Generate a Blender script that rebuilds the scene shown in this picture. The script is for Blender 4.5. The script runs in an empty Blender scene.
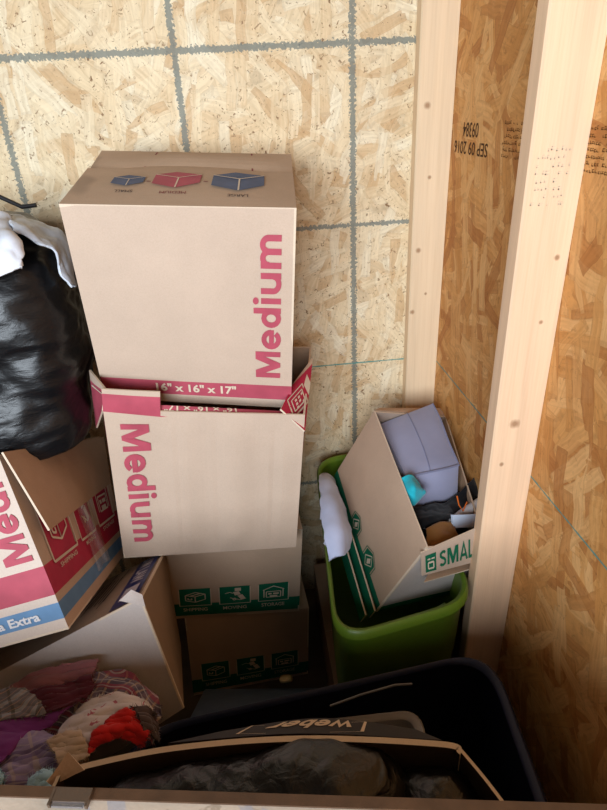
import bpy, math, random
import numpy as np
from mathutils import Vector, Matrix, noise
random.seed(7)
S = bpy.context.scene
COL = S.collection
# ------------------------------------------------------------------ camera
F, PITCH, YAW, ROLL, CZ = 555.08, .4847, .0824, .055, 1.56
def cam_axes():
    cp, sp = math.cos(PITCH), math.sin(PITCH)
    fwd = np.array([0, cp, -sp]); right = np.array([1., 0, 0]); down = np.array([0, -sp, -cp])
    c, s = math.cos(YAW), math.sin(YAW)
    Z = np.array([[c, s, 0], [-s, c, 0], [0, 0, 1]])
    fwd, right, down = Z @ fwd, Z @ right, Z @ down
    c, s = math.cos(ROLL), math.sin(ROLL)
    return c*right + s*down, -s*right + c*down, fwd
AR, AD, AF = cam_axes()
cd = bpy.data.cameras.new('camera'); cam = bpy.data.objects.new('camera', cd); COL.objects.link(cam)
cd.sensor_fit = 'VERTICAL'; cd.sensor_height = 24; cd.lens = F/810*24; cd.clip_start = .02
m = Matrix.Identity(4)
for i in range(3):
    m[i][0], m[i][1], m[i][2] = AR[i], -AD[i], -AF[i]
m[2][3] = CZ
cam.matrix_world = m
S.camera = cam
def P(u, v, y=None, z=None, x=None):
    """a measured point of the photograph at a known distance from the walls or the floor"""
    r = AR*((u-303.5)/F) + AD*((v-405)/F) + AF
    if y is not None: t = y/r[1]
    elif z is not None: t = (z-CZ)/r[2]
    else: t = x/r[0]
    return Vector((r[0]*t, r[1]*t, CZ + r[2]*t))
def V(*a): return Vector(a)
# ------------------------------------------------------------------ materials
def newmat(name):
    mt = bpy.data.materials.new(name); mt.use_nodes = True
    nt = mt.node_tree; b = nt.nodes['Principled BSDF']
    return mt, nt, b
def N(nt, typ, **kw):
    n = nt.nodes.new(typ)
    for k, v in kw.items():
        if k.startswith('i_'):
            key = k[2:]
            n.inputs[int(key) if key.isdigit() else key].default_value = v
        else: setattr(n, k, v)
    return n
def L(nt, a, b): nt.links.new(a, b)
def ramp(nt, fac, stops, interp='LINEAR'):
    r = nt.nodes.new('ShaderNodeValToRGB'); r.color_ramp.interpolation = interp
    el = r.color_ramp.elements
    while len(el) > 1: el.remove(el[-1])
    el[0].position = stops[0][0]; el[0].color = (*stops[0][1], 1)
    for p, c in stops[1:]:
        e = el.new(p); e.color = (*c, 1)
    L(nt, fac, r.inputs[0]); return r.outputs[0]
def mixc(nt, fac, a, b, mode='MIX'):
    n = nt.nodes.new('ShaderNodeMix'); n.data_type = 'RGBA'; n.blend_type = mode
    for inp, v in ((n.inputs[0], fac), (n.inputs[6], a), (n.inputs[7], b)):
        if hasattr(v, 'is_linked'): L(nt, v, inp)
        elif isinstance(v, tuple): inp.default_value = (*v[:3], 1)
        else: inp.default_value = v
    return n.outputs[2]
def math_(nt, op, a, b=None, c=None, clamp=False):
    n = nt.nodes.new('ShaderNodeMath'); n.operation = op; n.use_clamp = clamp
    for i, v in enumerate((a, b, c)):
        if v is None: continue
        if hasattr(v, 'is_linked'): L(nt, v, n.inputs[i])
        else: n.inputs[i].default_value = v
    return n.outputs[0]
def g(h):   # sRGB hex -> linear
    v = [int(h[i:i+2], 16)/255 for i in (0, 2, 4)]
    return tuple(x/12.92 if x < .04045 else ((x+.055)/1.055)**2.4 for x in v)
MATS = {}
def simple(name, col, rough=.6, metal=0, var=0, scale=20, bump=0, spec=.5, bscale=None, sheen=0):
    mt, nt, b = newmat(name)
    b.inputs['Roughness'].default_value = rough; b.inputs['Metallic'].default_value = metal
    b.inputs['Specular IOR Level'].default_value = spec
    b.inputs['Base Color'].default_value = (*col, 1)
    if sheen: b.inputs['Sheen Weight'].default_value = sheen
    tc = N(nt, 'ShaderNodeTexCoord')
    if var:
        n = N(nt, 'ShaderNodeTexNoise', i_Scale=scale, i_Detail=6)
        L(nt, tc.outputs['Object'], n.inputs['Vector'])
        lo = tuple(c*(1-var) for c in col); hi = tuple(min(1, c*(1+var)) for c in col)
        L(nt, ramp(nt, n.outputs['Fac'], [(.3, lo), (.7, hi)]), b.inputs['Base Color'])
    if bump:
        n = N(nt, 'ShaderNodeTexNoise', i_Scale=bscale or scale*3, i_Detail=5)
        L(nt, tc.outputs['Object'], n.inputs['Vector'])
        bp = N(nt, 'ShaderNodeBump', i_Strength=bump, i_Distance=.004)
        L(nt, n.outputs['Fac'], bp.inputs['Height']); L(nt, bp.outputs[0], b.inputs['Normal'])
    MATS[name] = mt; return mt
def osb(name, axes, base, tones, dark, layers, size, vlines=(), hlines=(), chalk=(.2, .25, .25), blue=None, fine=1.0, speck=.5, cover=.88):
    """oriented strand board: layers of long flakes at many angles, knots and wax specks, chalk lines"""
    mt, nt, b = newmat(name)
    b.inputs['Roughness'].default_value = .62; b.inputs['Specular IOR Level'].default_value = .25
    tc = N(nt, 'ShaderNodeTexCoord'); sep = N(nt, 'ShaderNodeSeparateXYZ'); L(nt, tc.outputs['Object'], sep.inputs[0])
    U, Wv = sep.outputs[axes[0]], sep.outputs[axes[1]]
    cb = N(nt, 'ShaderNodeCombineXYZ'); L(nt, U, cb.inputs[0]); L(nt, Wv, cb.inputs[1])
    wn = N(nt, 'ShaderNodeTexNoise', i_Scale=9, i_Detail=3); L(nt, cb.outputs[0], wn.inputs['Vector'])
    sub = N(nt, 'ShaderNodeVectorMath', operation='SUBTRACT'); L(nt, wn.outputs['Color'], sub.inputs[0]); sub.inputs[1].default_value = (.5, .5, .5)
    sc = N(nt, 'ShaderNodeVectorMath', operation='SCALE'); L(nt, sub.outputs[0], sc.inputs[0]); sc.inputs['Scale'].default_value = .035
    ad = N(nt, 'ShaderNodeVectorMath', operation='ADD'); L(nt, cb.outputs[0], ad.inputs[0]); L(nt, sc.outputs[0], ad.inputs[1])
    bn = N(nt, 'ShaderNodeTexNoise', i_Scale=26, i_Detail=8, i_Roughness=.65); L(nt, ad.outputs[0], bn.inputs['Vector'])
    col = ramp(nt, bn.outputs['Fac'], [(.25, tuple(c*.6 for c in base)), (.5, base), (.75, tuple(min(1, c*1.2) for c in base))])
    hgt = bn.outputs['Fac']
    rnd = random.Random(name)
    for k in range(layers):
        ang = [0.5, -0.6, 1.25, -1.2, .15, 2.0, -.25, .9, 1.7][k % 9] + rnd.uniform(-.15, .15)
        s = size*rnd.uniform(.8, 1.35)
        mp = N(nt, 'ShaderNodeMapping'); L(nt, ad.outputs[0], mp.inputs['Vector'])
        mp.inputs['Location'].default_value = (rnd.uniform(0, 9), rnd.uniform(0, 9), 0)
        mp.inputs['Rotation'].default_value = (0, 0, ang)
        m2 = N(nt, 'ShaderNodeMapping'); L(nt, mp.outputs[0], m2.inputs['Vector'])
        m2.inputs['Scale'].default_value = (s*.40, s*1.85, 1)
        vo = N(nt, 'ShaderNodeTexVoronoi', voronoi_dimensions='2D', distance='CHEBYCHEV', i_Scale=1.0); L(nt, m2.outputs[0], vo.inputs['Vector'])
        se = N(nt, 'ShaderNodeSeparateColor'); L(nt, vo.outputs['Color'], se.inputs[0])
        msk = math_(nt, 'GREATER_THAN', se.outputs[1], .58 if k else .4)
        ed = math_(nt, 'LESS_THAN', vo.outputs['Distance'], .46)
        msk = math_(nt, 'MULTIPLY', msk, ed)
        tone = ramp(nt, se.outputs[0], [(i/len(tones), t) for i, t in enumerate(tones)], 'CONSTANT')
        # grain inside the flake
        g1 = N(nt, 'ShaderNodeMapping'); L(nt, mp.outputs[0], g1.inputs['Vector']); g1.inputs['Scale'].default_value = (12, 160, 1)
        gn = N(nt, 'ShaderNodeTexNoise', i_Scale=1, i_Detail=3); L(nt, g1.outputs[0], gn.inputs['Vector'])
        gr = ramp(nt, gn.outputs['Fac'], [(.3, (.78, .74, .68)), (.62, (1.05, 1.05, 1.05))])
        tone = mixc(nt, 1, tone, gr, 'MULTIPLY')
        # ragged dark flake rim
        rim = math_(nt, 'GREATER_THAN', math_(nt, 'ADD', vo.outputs['Distance'], math_(nt, 'MULTIPLY', gn.outputs['Fac'], .06)), .445)
        rim = math_(nt, 'MULTIPLY', rim, .22)
        tone = mixc(nt, rim, tone, dark)
        col = mixc(nt, math_(nt, 'MULTIPLY', msk, cover), col, tone)
        hgt = math_(nt, 'ADD', hgt, math_(nt, 'MULTIPLY', msk, se.outputs[2]))
    # small wood dust and dark specks
    sn = N(nt, 'ShaderNodeTexNoise', i_Scale=95*fine, i_Detail=4, i_Roughness=.6, i_Distortion=1.2); L(nt, cb.outputs[0], sn.inputs['Vector'])
    pn = N(nt, 'ShaderNodeTexNoise', i_Scale=5, i_Detail=2); L(nt, cb.outputs[0], pn.inputs['Vector'])
    sp = ramp(nt, sn.outputs['Fac'], [(.33, (1, 1, 1)), (.40, (0, 0, 0))])
    sp = math_(nt, 'MULTIPLY', sp, math_(nt, 'MULTIPLY', pn.outputs['Fac'], speck*1.7), clamp=True)
    col = mixc(nt, sp, col, dark)
    # chalk lines
    if vlines or hlines:
        jn = N(nt, 'ShaderNodeTexNoise', i_Scale=170, i_Detail=3); L(nt, cb.outputs[0], jn.inputs['Vector'])
        tot = None
        for coord, lst in ((U, vlines), (Wv, hlines)):
            for c0, w in lst:
                d = math_(nt, 'ABSOLUTE', math_(nt, 'SUBTRACT', coord, c0))
                ww = math_(nt, 'MULTIPLY_ADD', jn.outputs['Fac'], w*3.4, -w*.75)
                e = math_(nt, 'LESS_THAN', d, ww)
                tot = e if tot is None else math_(nt, 'MAXIMUM', tot, e)
        col = mixc(nt, math_(nt, 'MULTIPLY', tot, .80), col, chalk)
    if blue:
        d = math_(nt, 'ABSOLUTE', math_(nt, 'SUBTRACT', Wv, blue))
        jn = N(nt, 'ShaderNodeTexNoise', i_Scale=60, i_Detail=4); L(nt, cb.outputs[0], jn.inputs['Vector'])
        e = math_(nt, 'LESS_THAN', d, math_(nt, 'MULTIPLY', jn.outputs['Fac'], .0038))
        col = mixc(nt, math_(nt, 'MULTIPLY', e, .8), col, g('2f8f8a'))
    L(nt, col, b.inputs['Base Color'])
    bp = N(nt, 'ShaderNodeBump', i_Strength=.35, i_Distance=.0012); L(nt, hgt, bp.inputs['Height']); L(nt, bp.outputs[0], b.inputs['Normal'])
    return mt
def pine(name, base, dark, knots):
    mt, nt, b = newmat(name)
    b.inputs['Roughness'].default_value = .6; b.inputs['Specular IOR Level'].default_value = .25
    tc = N(nt, 'ShaderNodeTexCoord')
    mp = N(nt, 'ShaderNodeMapping'); L(nt, tc.outputs['Object'], mp.inputs['Vector']); mp.inputs['Scale'].default_value = (28, 28, 1.1)
    n = N(nt, 'ShaderNodeTexNoise', i_Scale=1, i_Detail=6, i_Distortion=.6); L(nt, mp.outputs[0], n.inputs['Vector'])
    col = ramp(nt, n.outputs['Fac'], [(.3, tuple(c*.88 for c in base)), (.55, base), (.75, tuple(min(1, c*1.06) for c in base))])
    f = N(nt, 'ShaderNodeMapping'); L(nt, tc.outputs['Object'], f.inputs['Vector']); f.inputs['Scale'].default_value = (260, 260, 7)
    fn = N(nt, 'ShaderNodeTexNoise', i_Scale=1, i_Detail=3); L(nt, f.outputs[0], fn.inputs['Vector'])
    col = mixc(nt, 1, col, ramp(nt, fn.outputs['Fac'], [(.3, (.95, .93, .9)), (.6, (1, 1, 1))]), 'MULTIPLY')
    for (kx, ky, kz, r) in knots:
        dv = N(nt, 'ShaderNodeVectorMath', operation='DISTANCE'); L(nt, tc.outputs['Object'], dv.inputs[0]); dv.inputs[1].default_value = (kx, ky, kz)
        q = math_(nt, 'DIVIDE', dv.outputs['Value'], r)
        q = math_(nt, 'ADD', q, math_(nt, 'MULTIPLY_ADD', fn.outputs['Fac'], .5, -.25))
        k = ramp(nt, q, [(.35, (1, 1, 1)), (1, (0, 0, 0))])
        col = mixc(nt, math_(nt, 'MULTIPLY', k, .8), col, dark)
    L(nt, col, b.inputs['Base Color'])
    bp = N(nt, 'ShaderNodeBump', i_Strength=.15, i_Distance=.002); L(nt, fn.outputs['Fac'], bp.inputs['Height']); L(nt, bp.outputs[0], b.inputs['Normal'])
    return mt
def cardboard(name, base, wear=.08, line=0, stains=0):
    mt, nt, b = newmat(name)
    b.inputs['Roughness'].default_value = .72; b.inputs['Specular IOR Level'].default_value = .2
    tc = N(nt, 'ShaderNodeTexCoord')
    n = N(nt, 'ShaderNodeTexNoise', i_Scale=7, i_Detail=7, i_Roughness=.6); L(nt, tc.outputs['Object'], n.inputs['Vector'])
    col = ramp(nt, n.outputs['Fac'], [(.3, tuple(c*(1-wear) for c in base)), (.7, tuple(min(1, c*(1+wear*.6)) for c in base))])
    f = N(nt, 'ShaderNodeTexNoise', i_Scale=420, i_Detail=2); L(nt, tc.outputs['Object'], f.inputs['Vector'])
    col = mixc(nt, 1, col, ramp(nt, f.outputs['Fac'], [(.3, (.94, .93, .92)), (.6, (1, 1, 1))]), 'MULTIPLY')
    if stains:
        s = N(nt, 'ShaderNodeTexNoise', i_Scale=4.2, i_Detail=2); L(nt, tc.outputs['Object'], s.inputs['Vector'])
        k = ramp(nt, s.outputs['Fac'], [(.60, (0, 0, 0)), (.63, (1, 1, 1)), (.75, (.7, .7, .7))])
        col = mixc(nt, math_(nt, 'MULTIPLY', k, stains), col, tuple(c*.55 for c in base))
    L(nt, col, b.inputs['Base Color'])
    cr = N(nt, 'ShaderNodeTexNoise', i_Scale=14, i_Detail=6, i_Distortion=.4); L(nt, tc.outputs['Object'], cr.inputs['Vector'])
    bp = N(nt, 'ShaderNodeBump', i_Strength=.25, i_Distance=.006); L(nt, cr.outputs['Fac'], bp.inputs['Height']); L(nt, bp.outputs[0], b.inputs['Normal'])
    MATS[name] = mt; return mt
KRAFT = (.56, .39, .275)
cb = cardboard('kraft', KRAFT)
cbt = cardboard('kraft_stained_dim', (.50, .345, .235), stains=.55)  # stained, with the base darkened for the dimmer light on the top
cbp = cardboard('kraft_lit', (.565, .425, .325), .07)  # lit copy of the kraft, daylight on the fronts put into the colour
cbin = cardboard('kraft_inside', (.47, .30, .19), .1)
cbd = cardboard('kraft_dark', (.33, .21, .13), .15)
edge = cardboard('kraft_edge', (.72, .58, .44), .12)
greige = cardboard('kraft_lit_grey', (.58, .50, .46), .08)  # kraft lightened and greyed to stand for daylight on facing panels
ink = simple('magenta_ink', (.43, .072, .105), .6, var=.12, scale=25, spec=.25)
inkd = simple('red_ink', g('b02440'), .6, var=.12, scale=25, spec=.25)
inkb = simple('blue_ink', (.08, .105, .18), .6, var=.15, scale=25, spec=.25)
inkg = simple('green_ink', g('12684a'), .6, var=.15, scale=25, spec=.25)
inkn = simple('dark_ink', g('3c2f30'), .7, spec=.2)
inkm = simple('maroon_ink', g('7d3a3c'), .7, spec=.2)
# ------------------------------------------------------------------ objects
def link(o, parent=None):
    COL.objects.link(o)
    if parent: o.parent = parent
    return o
def tag(o, label=None, cat=None, group=None, kind=None):
    if label: o['label'] = label
    if cat: o['category'] = cat
    if group: o['group'] = group
    if kind: o['kind'] = kind
    return o
def thing(name, loc, label, cat, group=None):
    o = bpy.data.objects.new(name, None); o.empty_display_size = .05; link(o)
    o.location = loc
    return tag(o, label, cat, group)
class MB:
    def __init__(s): s.v = []; s.f = []; s.m = []; s.mats = []
    def mi(s, mat):
        if mat not in s.mats: s.mats.append(mat)
        return s.mats.index(mat)
    def poly(s, pts, mat):
        i = len(s.v); s.v += [tuple(p) for p in pts]; s.f.append(tuple(range(i, i+len(pts)))); s.m.append(s.mi(mat))
    def raw(s, vs, fs, mat):
        i = len(s.v); s.v += [tuple(p) for p in vs]
        mm = s.mi(mat)
        for f in fs: s.f.append(tuple(i+k for k in f)); s.m.append(mm)
    def box(s, a, b, mat):
        (x0, y0, z0), (x1, y1, z1) = a, b
        vs = [(x, y, z) for x in (x0, x1) for y in (y0, y1) for z in (z0, z1)]
        s.raw(vs, [(0, 1, 3, 2), (4, 6, 7, 5), (0, 4, 5, 1), (2, 3, 7, 6), (0, 2, 6, 4), (1, 5, 7, 3)], mat)
    def sheet(s, fn, us, vs, mat, th=0, inner=None, rim=None, cell=None, hole=None):
        """a curved sheet: fn(u,v)->Vector; with thickness th it becomes a solid panel"""
        nu, nv = len(us), len(vs)
        pts = [[fn(u, v) for v in vs] for u in us]
        def nrm(i, j):
            a = pts[min(i+1, nu-1)][j]-pts[max(i-1, 0)][j]; c = pts[i][min(j+1, nv-1)]-pts[i][max(j-1, 0)]
            n = a.cross(c); return n.normalized() if n.length > 1e-12 else V(0, 0, 1)
        base = len(s.v)
        s.v += [tuple(pts[i][j]) for i in range(nu) for j in range(nv)]
        idx = lambda i, j: base+i*nv+j
        for i in range(nu-1):
            for j in range(nv-1):
                s.f.append((idx(i, j), idx(i+1, j), idx(i+1, j+1), idx(i, j+1)))
                mm = mat
                if cell: mm = cell((us[i]+us[i+1])/2, (vs[j]+vs[j+1])/2) or mat
                s.m.append(s.mi(mm))
        if th:
            b2 = len(s.v)
            s.v += [tuple(pts[i][j]-nrm(i, j)*th) for i in range(nu) for j in range(nv)]
            id2 = lambda i, j: b2+i*nv+j
            mi_, mr = s.mi(inner or mat), s.mi(rim or mat)
            for i in range(nu-1):
                for j in range(nv-1):
                    s.f.append((id2(i, j), id2(i, j+1), id2(i+1, j+1), id2(i+1, j))); s.m.append(mi_)
            for i in range(nu-1):
                for j, o in ((0, 0), (nv-1, 1)):
                    q = (idx(i, j), idx(i+1, j), id2(i+1, j), id2(i, j)); s.f.append(q if o else q[::-1]); s.m.append(mr)
            for j in range(nv-1):
                for i, o in ((0, 0), (nu-1, 1)):
                    q = (idx(i, j), idx(i, j+1), id2(i, j+1), id2(i, j)); s.f.append(q[::-1] if o else q); s.m.append(mr)
    def decal(s, fn, pts2, faces, mat, eps=.0012):
        out = []
        for (u, v) in pts2:
            p = fn(u, v); a = fn(u+.01, v)-fn(u-.01, v); c = fn(u, v+.01)-fn(u, v-.01)
            out.append(p + a.cross(c).normalized()*eps)
        s.raw(out, faces, mat)
    def tube(s, path, r, mat, n=8, closed=False):
        k = len(path); rings = []
        for i, p in enumerate(path):
            a = path[(i-1) % k] if closed or i else path[0]; b = path[(i+1) % k] if closed or i < k-1 else path[-1]
            t = (b-a).normalized(); up = V(0, 0, 1) if abs(t.z) < .9 else V(1, 0, 0)
            e1 = t.cross(up).normalized(); e2 = t.cross(e1)
            rr = r(i/(k-1)) if callable(r) else r
            rings.append([p+e1*rr*math.cos(2*math.pi*j/n)+e2*rr*math.sin(2*math.pi*j/n) for j in range(n)])
        vs = [q for rg in rings for q in rg]; fs = []
        for i in range(k if closed else k-1):
            for j in range(n):
                a, b = i*n+j, i*n+(j+1) % n; i2 = (i+1) % k
                fs.append((a, b, i2*n+(j+1) % n, i2*n+j))
        if not closed: fs += [tuple(range(n))[::-1], tuple((k-1)*n+j for j in range(n))]
        s.raw(vs, fs, mat)
    def build(s, name, parent=None, smooth=False, origin=None, weld=0):
        me = bpy.data.meshes.new(name)
        o3 = Vector(parent.location) if parent is not None and origin is None and parent.parent is None else Vector((0, 0, 0))
        if parent is not None and parent.parent is not None: o3 = Vector(parent.parent.location)
        if parent is None:
            if origin is None:
                xs = np.array(s.v); o3 = Vector((float(xs[:, 0].mean()), float(xs[:, 1].mean()), float(xs[:, 2].min())))
            else: o3 = Vector(origin)
        me.from_pydata([tuple(Vector(p)-o3) for p in s.v], [], s.f)
        for mt in s.mats: me.materials.append(mt)
        me.polygons.foreach_set('material_index', s.m)
        if smooth: me.polygons.foreach_set('use_smooth', [True]*len(s.f))
        me.update()
        o = bpy.data.objects.new(name, me); link(o, parent)
        if parent is None: o.location = o3
        if smooth:
            md = o.modifiers.new('edge_split', 'EDGE_SPLIT'); md.split_angle = math.radians(50)
        return o
def lin(n, extra=(), a=0., b=1.):
    xs = [a+(b-a)*i/(n-1) for i in range(n)]
    xs = [x for x in xs if all(abs(x-e) > .012 for e in extra)]+list(extra)
    return sorted(xs)
def bil(c, bulge=0, amp=.0, freq=6, seed=0, ridge=None):
    """surface over four corners (u0v0,u1v0,u1v1,u0v1) with dents fading towards the edges"""
    a, b, d, e = [Vector(x) for x in c]
    nn = (b-a).cross(e-a).normalized(); so = Vector((seed*3.1, seed*1.7, seed*.9))
    def fn(u, v):
        p = a*(1-u)*(1-v)+b*u*(1-v)+d*u*v+e*(1-u)*v
        uu, vv = min(max(u, 0), 1), min(max(v, 0), 1)
        w = math.sin(math.pi*uu)*math.sin(math.pi*vv)
        k = min(1, w*2.5)
        h = bulge*w + amp*k*noise.noise(p*freq+so)
        if ridge: h += ridge(u, v)*k
        return p+nn*h
    return fn
def lattice(o, h=None):
    """eight corners of a box keyed (i,j,l)"""
    return o
TXT = {}
def text2d(body, bold=.018):
    key = (body, bold)
    if key in TXT: return TXT[key]
    cu = bpy.data.curves.new('lettering', 'FONT'); cu.body = body; cu.size = 1; cu.offset = bold; cu.resolution_u = 3
    ob = bpy.data.objects.new('lettering', cu); COL.objects.link(ob)
    dg = bpy.context.evaluated_depsgraph_get(); dg.update()
    me = ob.evaluated_get(dg).to_mesh()
    vs = [(v.co.x, v.co.y) for v in me.vertices]; fs = [tuple(p.vertices) for p in me.polygons]
    x0 = min(v[0] for v in vs); x1 = max(v[0] for v in vs); y0 = min(v[1] for v in vs); y1 = max(v[1] for v in vs)
    vs = [((x-x0)/(x1-x0), (y-y0)/(y1-y0)) for x, y in vs]
    ob.evaluated_get(dg).to_mesh_clear(); COL.objects.unlink(ob); bpy.data.objects.remove(ob); bpy.data.curves.remove(cu)
    TXT[key] = (vs, fs); return TXT[key]
def put_text(mb, fn, body, rect, mat, rot=0, bold=.018, eps=.0013, flip=False, slant=0):
    """rect=(u0,v0,u1,v1); rot quarter turns counter-clockwise as seen from outside"""
    vs, fs = text2d(body, bold); u0, v0, u1, v1 = rect; out = []
    for x, y in vs:
        x += slant*(y-.5)
        if rot == 1: x, y = 1-y, x
        elif rot == 2: x, y = 1-x, 1-y
        elif rot == 3: x, y = y, 1-x
        out.append((u0+(u1-u0)*x, v0+(v1-v0)*y))
    mb.decal(fn, out, fs, mat, eps)
def put_poly(mb, fn, pts, mat, rect=(0, 0, 1, 1), eps=.0012, rot=0):
    u0, v0, u1, v1 = rect; q = []
    for x, y in pts:
        if rot == 1: x, y = 1-y, x
        elif rot == 2: x, y = 1-x, 1-y
        elif rot == 3: x, y = y, 1-x
        q.append((u0+(u1-u0)*x, v0+(v1-v0)*y))
    mb.decal(fn, q, [tuple(range(len(q)))], mat, eps)
def put_line(mb, fn, pts, w, mat, rect=(0, 0, 1, 1), eps=.0016, closed=False, rot=0):
    n = len(pts)
    for i in range(n if closed else n-1):
        (x0, y0), (x1, y1) = pts[i], pts[(i+1) % n]
        dx, dy = x1-x0, y1-y0; l = math.hypot(dx, dy) or 1; nx, ny = -dy/l*w/2, dx/l*w/2
        put_poly(mb, fn, [(x0+nx, y0+ny), (x0-nx, y0-ny), (x1-nx, y1-ny), (x1+nx, y1+ny)], mat, rect, eps, rot)
def strip(mb, fn, pts, w, mat, tr, eps=.002, closed=False):
    n = len(pts); Lp, Rp = [], []
    for i in range(n):
        a = pts[(i-1) % n] if closed or i else pts[0]; b = pts[(i+1) % n] if closed or i < n-1 else pts[-1]
        p = pts[i]
        d0 = (p[0]-a[0], p[1]-a[1]); d1 = (b[0]-p[0], b[1]-p[1])
        if math.hypot(*d0) < 1e-9: d0 = d1
        if math.hypot(*d1) < 1e-9: d1 = d0
        l0, l1 = math.hypot(*d0), math.hypot(*d1)
        n0 = (-d0[1]/l0, d0[0]/l0); n1 = (-d1[1]/l1, d1[0]/l1)
        mx, my = n0[0]+n1[0], n0[1]+n1[1]; ml = math.hypot(mx, my) or 1; mx /= ml; my /= ml
        k = w/2/max(.5, mx*n0[0]+my*n0[1])
        Lp.append((p[0]+mx*k, p[1]+my*k)); Rp.append((p[0]-mx*k, p[1]-my*k))
    vs = [tr(*q) for q in Lp+Rp]
    fsx = [(i, n+i, n+(i+1) % n, (i+1) % n) for i in range(n if closed else n-1)]
    mb.decal(fn, vs, fsx, mat, eps)
def bold_word(mb, fn, word, rect, mat, rot=0, eps=.002, W_=.19):
    u0, v0, u1, v1 = rect
    arc = lambda cx_, cy_, rx, ry, a0, a1, n=16: [(cx_+rx*math.cos(math.radians(a0+(a1-a0)*i/n)), cy_+ry*math.sin(math.radians(a0+(a1-a0)*i/n))) for i in range(n+1)]
    gl = {'S': (.62, [[(.53, .83), (.42, .92), (.28, .92), (.13, .84), (.12, .68), (.24, .57), (.42, .48), (.52, .36), (.5, .17), (.36, .08), (.2, .08), (.07, .17)]], []), 'A': (.78, [[(.09, 0), (.39, .93), (.69, 0)], [(.2, .28), (.58, .28)]], []), 'L': (.5, [[(.09, 1), (.09, .08), (.5, .08)]], []), 'w': (.95, [[(.08, .75), (.25, .08), (.47, .7), (.69, .08), (.87, .75)]], []), 'b': (.68, [arc(.35, .37, .235, .285, 0, 360), [(.095, 0), (.095, 1.04)]], []), 'r': (.48, [[(.095, 0), (.095, .75)], [(.12, .45), (.25, .65), (.46, .66)]], []),
          'M': (1.0, [], [[(0, 0), (0, 1), (.19, 1), (.19, 0)], [(.81, 0), (.81, 1), (1, 1), (1, 0)], [(.19, 1), (.29, 1), (.5, .42), (.5, 0), (.42, 0), (.19, .62)], [(.81, 1), (.81, .62), (.58, 0), (.5, 0), (.5, .42), (.71, 1)]]),
          'e': (.68, [arc(.35, .37, .26, .29, 0, 325), [(.12, .36), (.69, .36)]], []),
          'd': (.68, [arc(.33, .37, .235, .285, 0, 360), [(.585, 0), (.585, 1.04)]], []),
          'i': (.2, [[(.1, 0), (.1, .75)]], [arc(.1, .95, .12, .11, 0, 345, 12)]),
          'u': (.67, [[(.095, .75), (.095, .3)]+arc(.33, .3, .235, .215, 180, 360)[1:], [(.575, 0), (.575, .75)]], []),
          'm': (1.0, [[(.095, 0), (.095, .75)], arc(.31, .44, .2, .23, 180, 0)+[(.51, 0)], arc(.71, .44, .2, .23, 180, 0)+[(.91, 0)]], [])}
    gap = {'S': .1, 'A': .04, 'L': .1, 'w': .05, 'b': .09, 'r': .05, 'M': .1, 'e': .09, 'd': .13, 'i': .13, 'u': .13, 'm': 0}
    W = sum(gl[c][0]+gap[c] for c in word)
    x0 = 0
    for c in word:
        adv, st, po = gl[c]
        def tr(x, y, x0=x0):
            X, Y = (x0+x)/W, y
            if rot == 1: X, Y = 1-Y, X
            elif rot == 3: X, Y = Y, 1-X
            elif rot == 2: X, Y = 1-X, 1-Y
            return (u0+(u1-u0)*X, v0+(v1-v0)*Y)
        for k_, p in enumerate(st): strip(mb, fn, p, W_, mat, tr, eps+.00005*k_)
        for k_, p in enumerate(po): mb.decal(fn, [tr(*q) for q in p], [tuple(range(len(p)))], mat, eps+.00005*k_)
        x0 += adv+gap[c]
def box_icon(mb, fn, rect, lc, rot=0, e=.0017):
    put_line(mb, fn, [(.12, .62), (.5, .5), (.5, .12), (.12, .25)], .045, lc, rect, e, True, rot)
    put_line(mb, fn, [(.5, .5), (.9, .66), (.9, .3), (.5, .12)], .045, lc, rect, e, True, rot)
    put_line(mb, fn, [(.12, .62), (.52, .8), (.9, .66)], .045, lc, rect, e, False, rot)
    put_line(mb, fn, [(.3, .56), (.72, .72)], .05, lc, rect, e, False, rot)
    put_line(mb, fn, [(.22, .42), (.22, .32), (.36, .29), (.36, .4)], .05, lc, rect, e, False, rot)
def truck_icon(mb, fn, rect, lc, rot=0, e=.0017):
    put_poly(mb, fn, [(.5, .95), (.75, .95), (.75, .74), (.5, .74)], lc, rect, e, rot)
    put_poly(mb, fn, [(.42, .68), (.66, .72), (.74, .5), (.5, .44)], lc, rect, e, rot)
    put_poly(mb, fn, [(.6, .42), (.8, .5), (.93, .22), (.74, .14)], lc, rect, e, rot)
    put_line(mb, fn, [(.1, .6), (.3, .68), (.42, .6)], .04, lc, rect, e, False, rot)
    put_line(mb, fn, [(.3, .3), (.7, .12), (.95, .2)], .04, lc, rect, e, False, rot)
    put_line(mb, fn, [(.4, .22), (.46, .12), (.54, .16), (.5, .26)], .04, lc, rect, e, True, rot)
def house_icon(mb, fn, rect, lc, rot=0, e=.0017):
    put_line(mb, fn, [(.1, .12), (.1, .62), (.06, .62), (.5, .86), (.94, .62), (.9, .62), (.9, .12)], .045, lc, rect, e, False, rot)
    put_line(mb, fn, [(.2, .12), (.2, .5), (.8, .5), (.8, .12)], .045, lc, rect, e, True, rot)
    put_poly(mb, fn, [(.28, .4), (.42, .4), (.42, .3), (.28, .3)], lc, rect, e, rot)
    put_poly(mb, fn, [(.48, .4), (.72, .4), (.72, .3), (.48, .3)], lc, rect, e, rot)
    put_poly(mb, fn, [(.34, .24), (.66, .24), (.66, .14), (.34, .14)], lc, rect, e, rot)
def cube_mark(mb, fn, rect, fill, lc, ulc=None):
    """a solid hexagonal cube as printed on the lid"""
    put_poly(mb, fn, [(0, .22), (0, .78), (.42, 1), (1, .82), (1, .3), (.52, 0)], fill, rect, .0026)
    put_line(mb, fn, [(0, .78), (.52, .58), (1, .82)], .03, lc, rect, .0032)
    put_line(mb, fn, [(.52, .58), (.52, 0)], .03, lc, rect, .0032)
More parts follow.
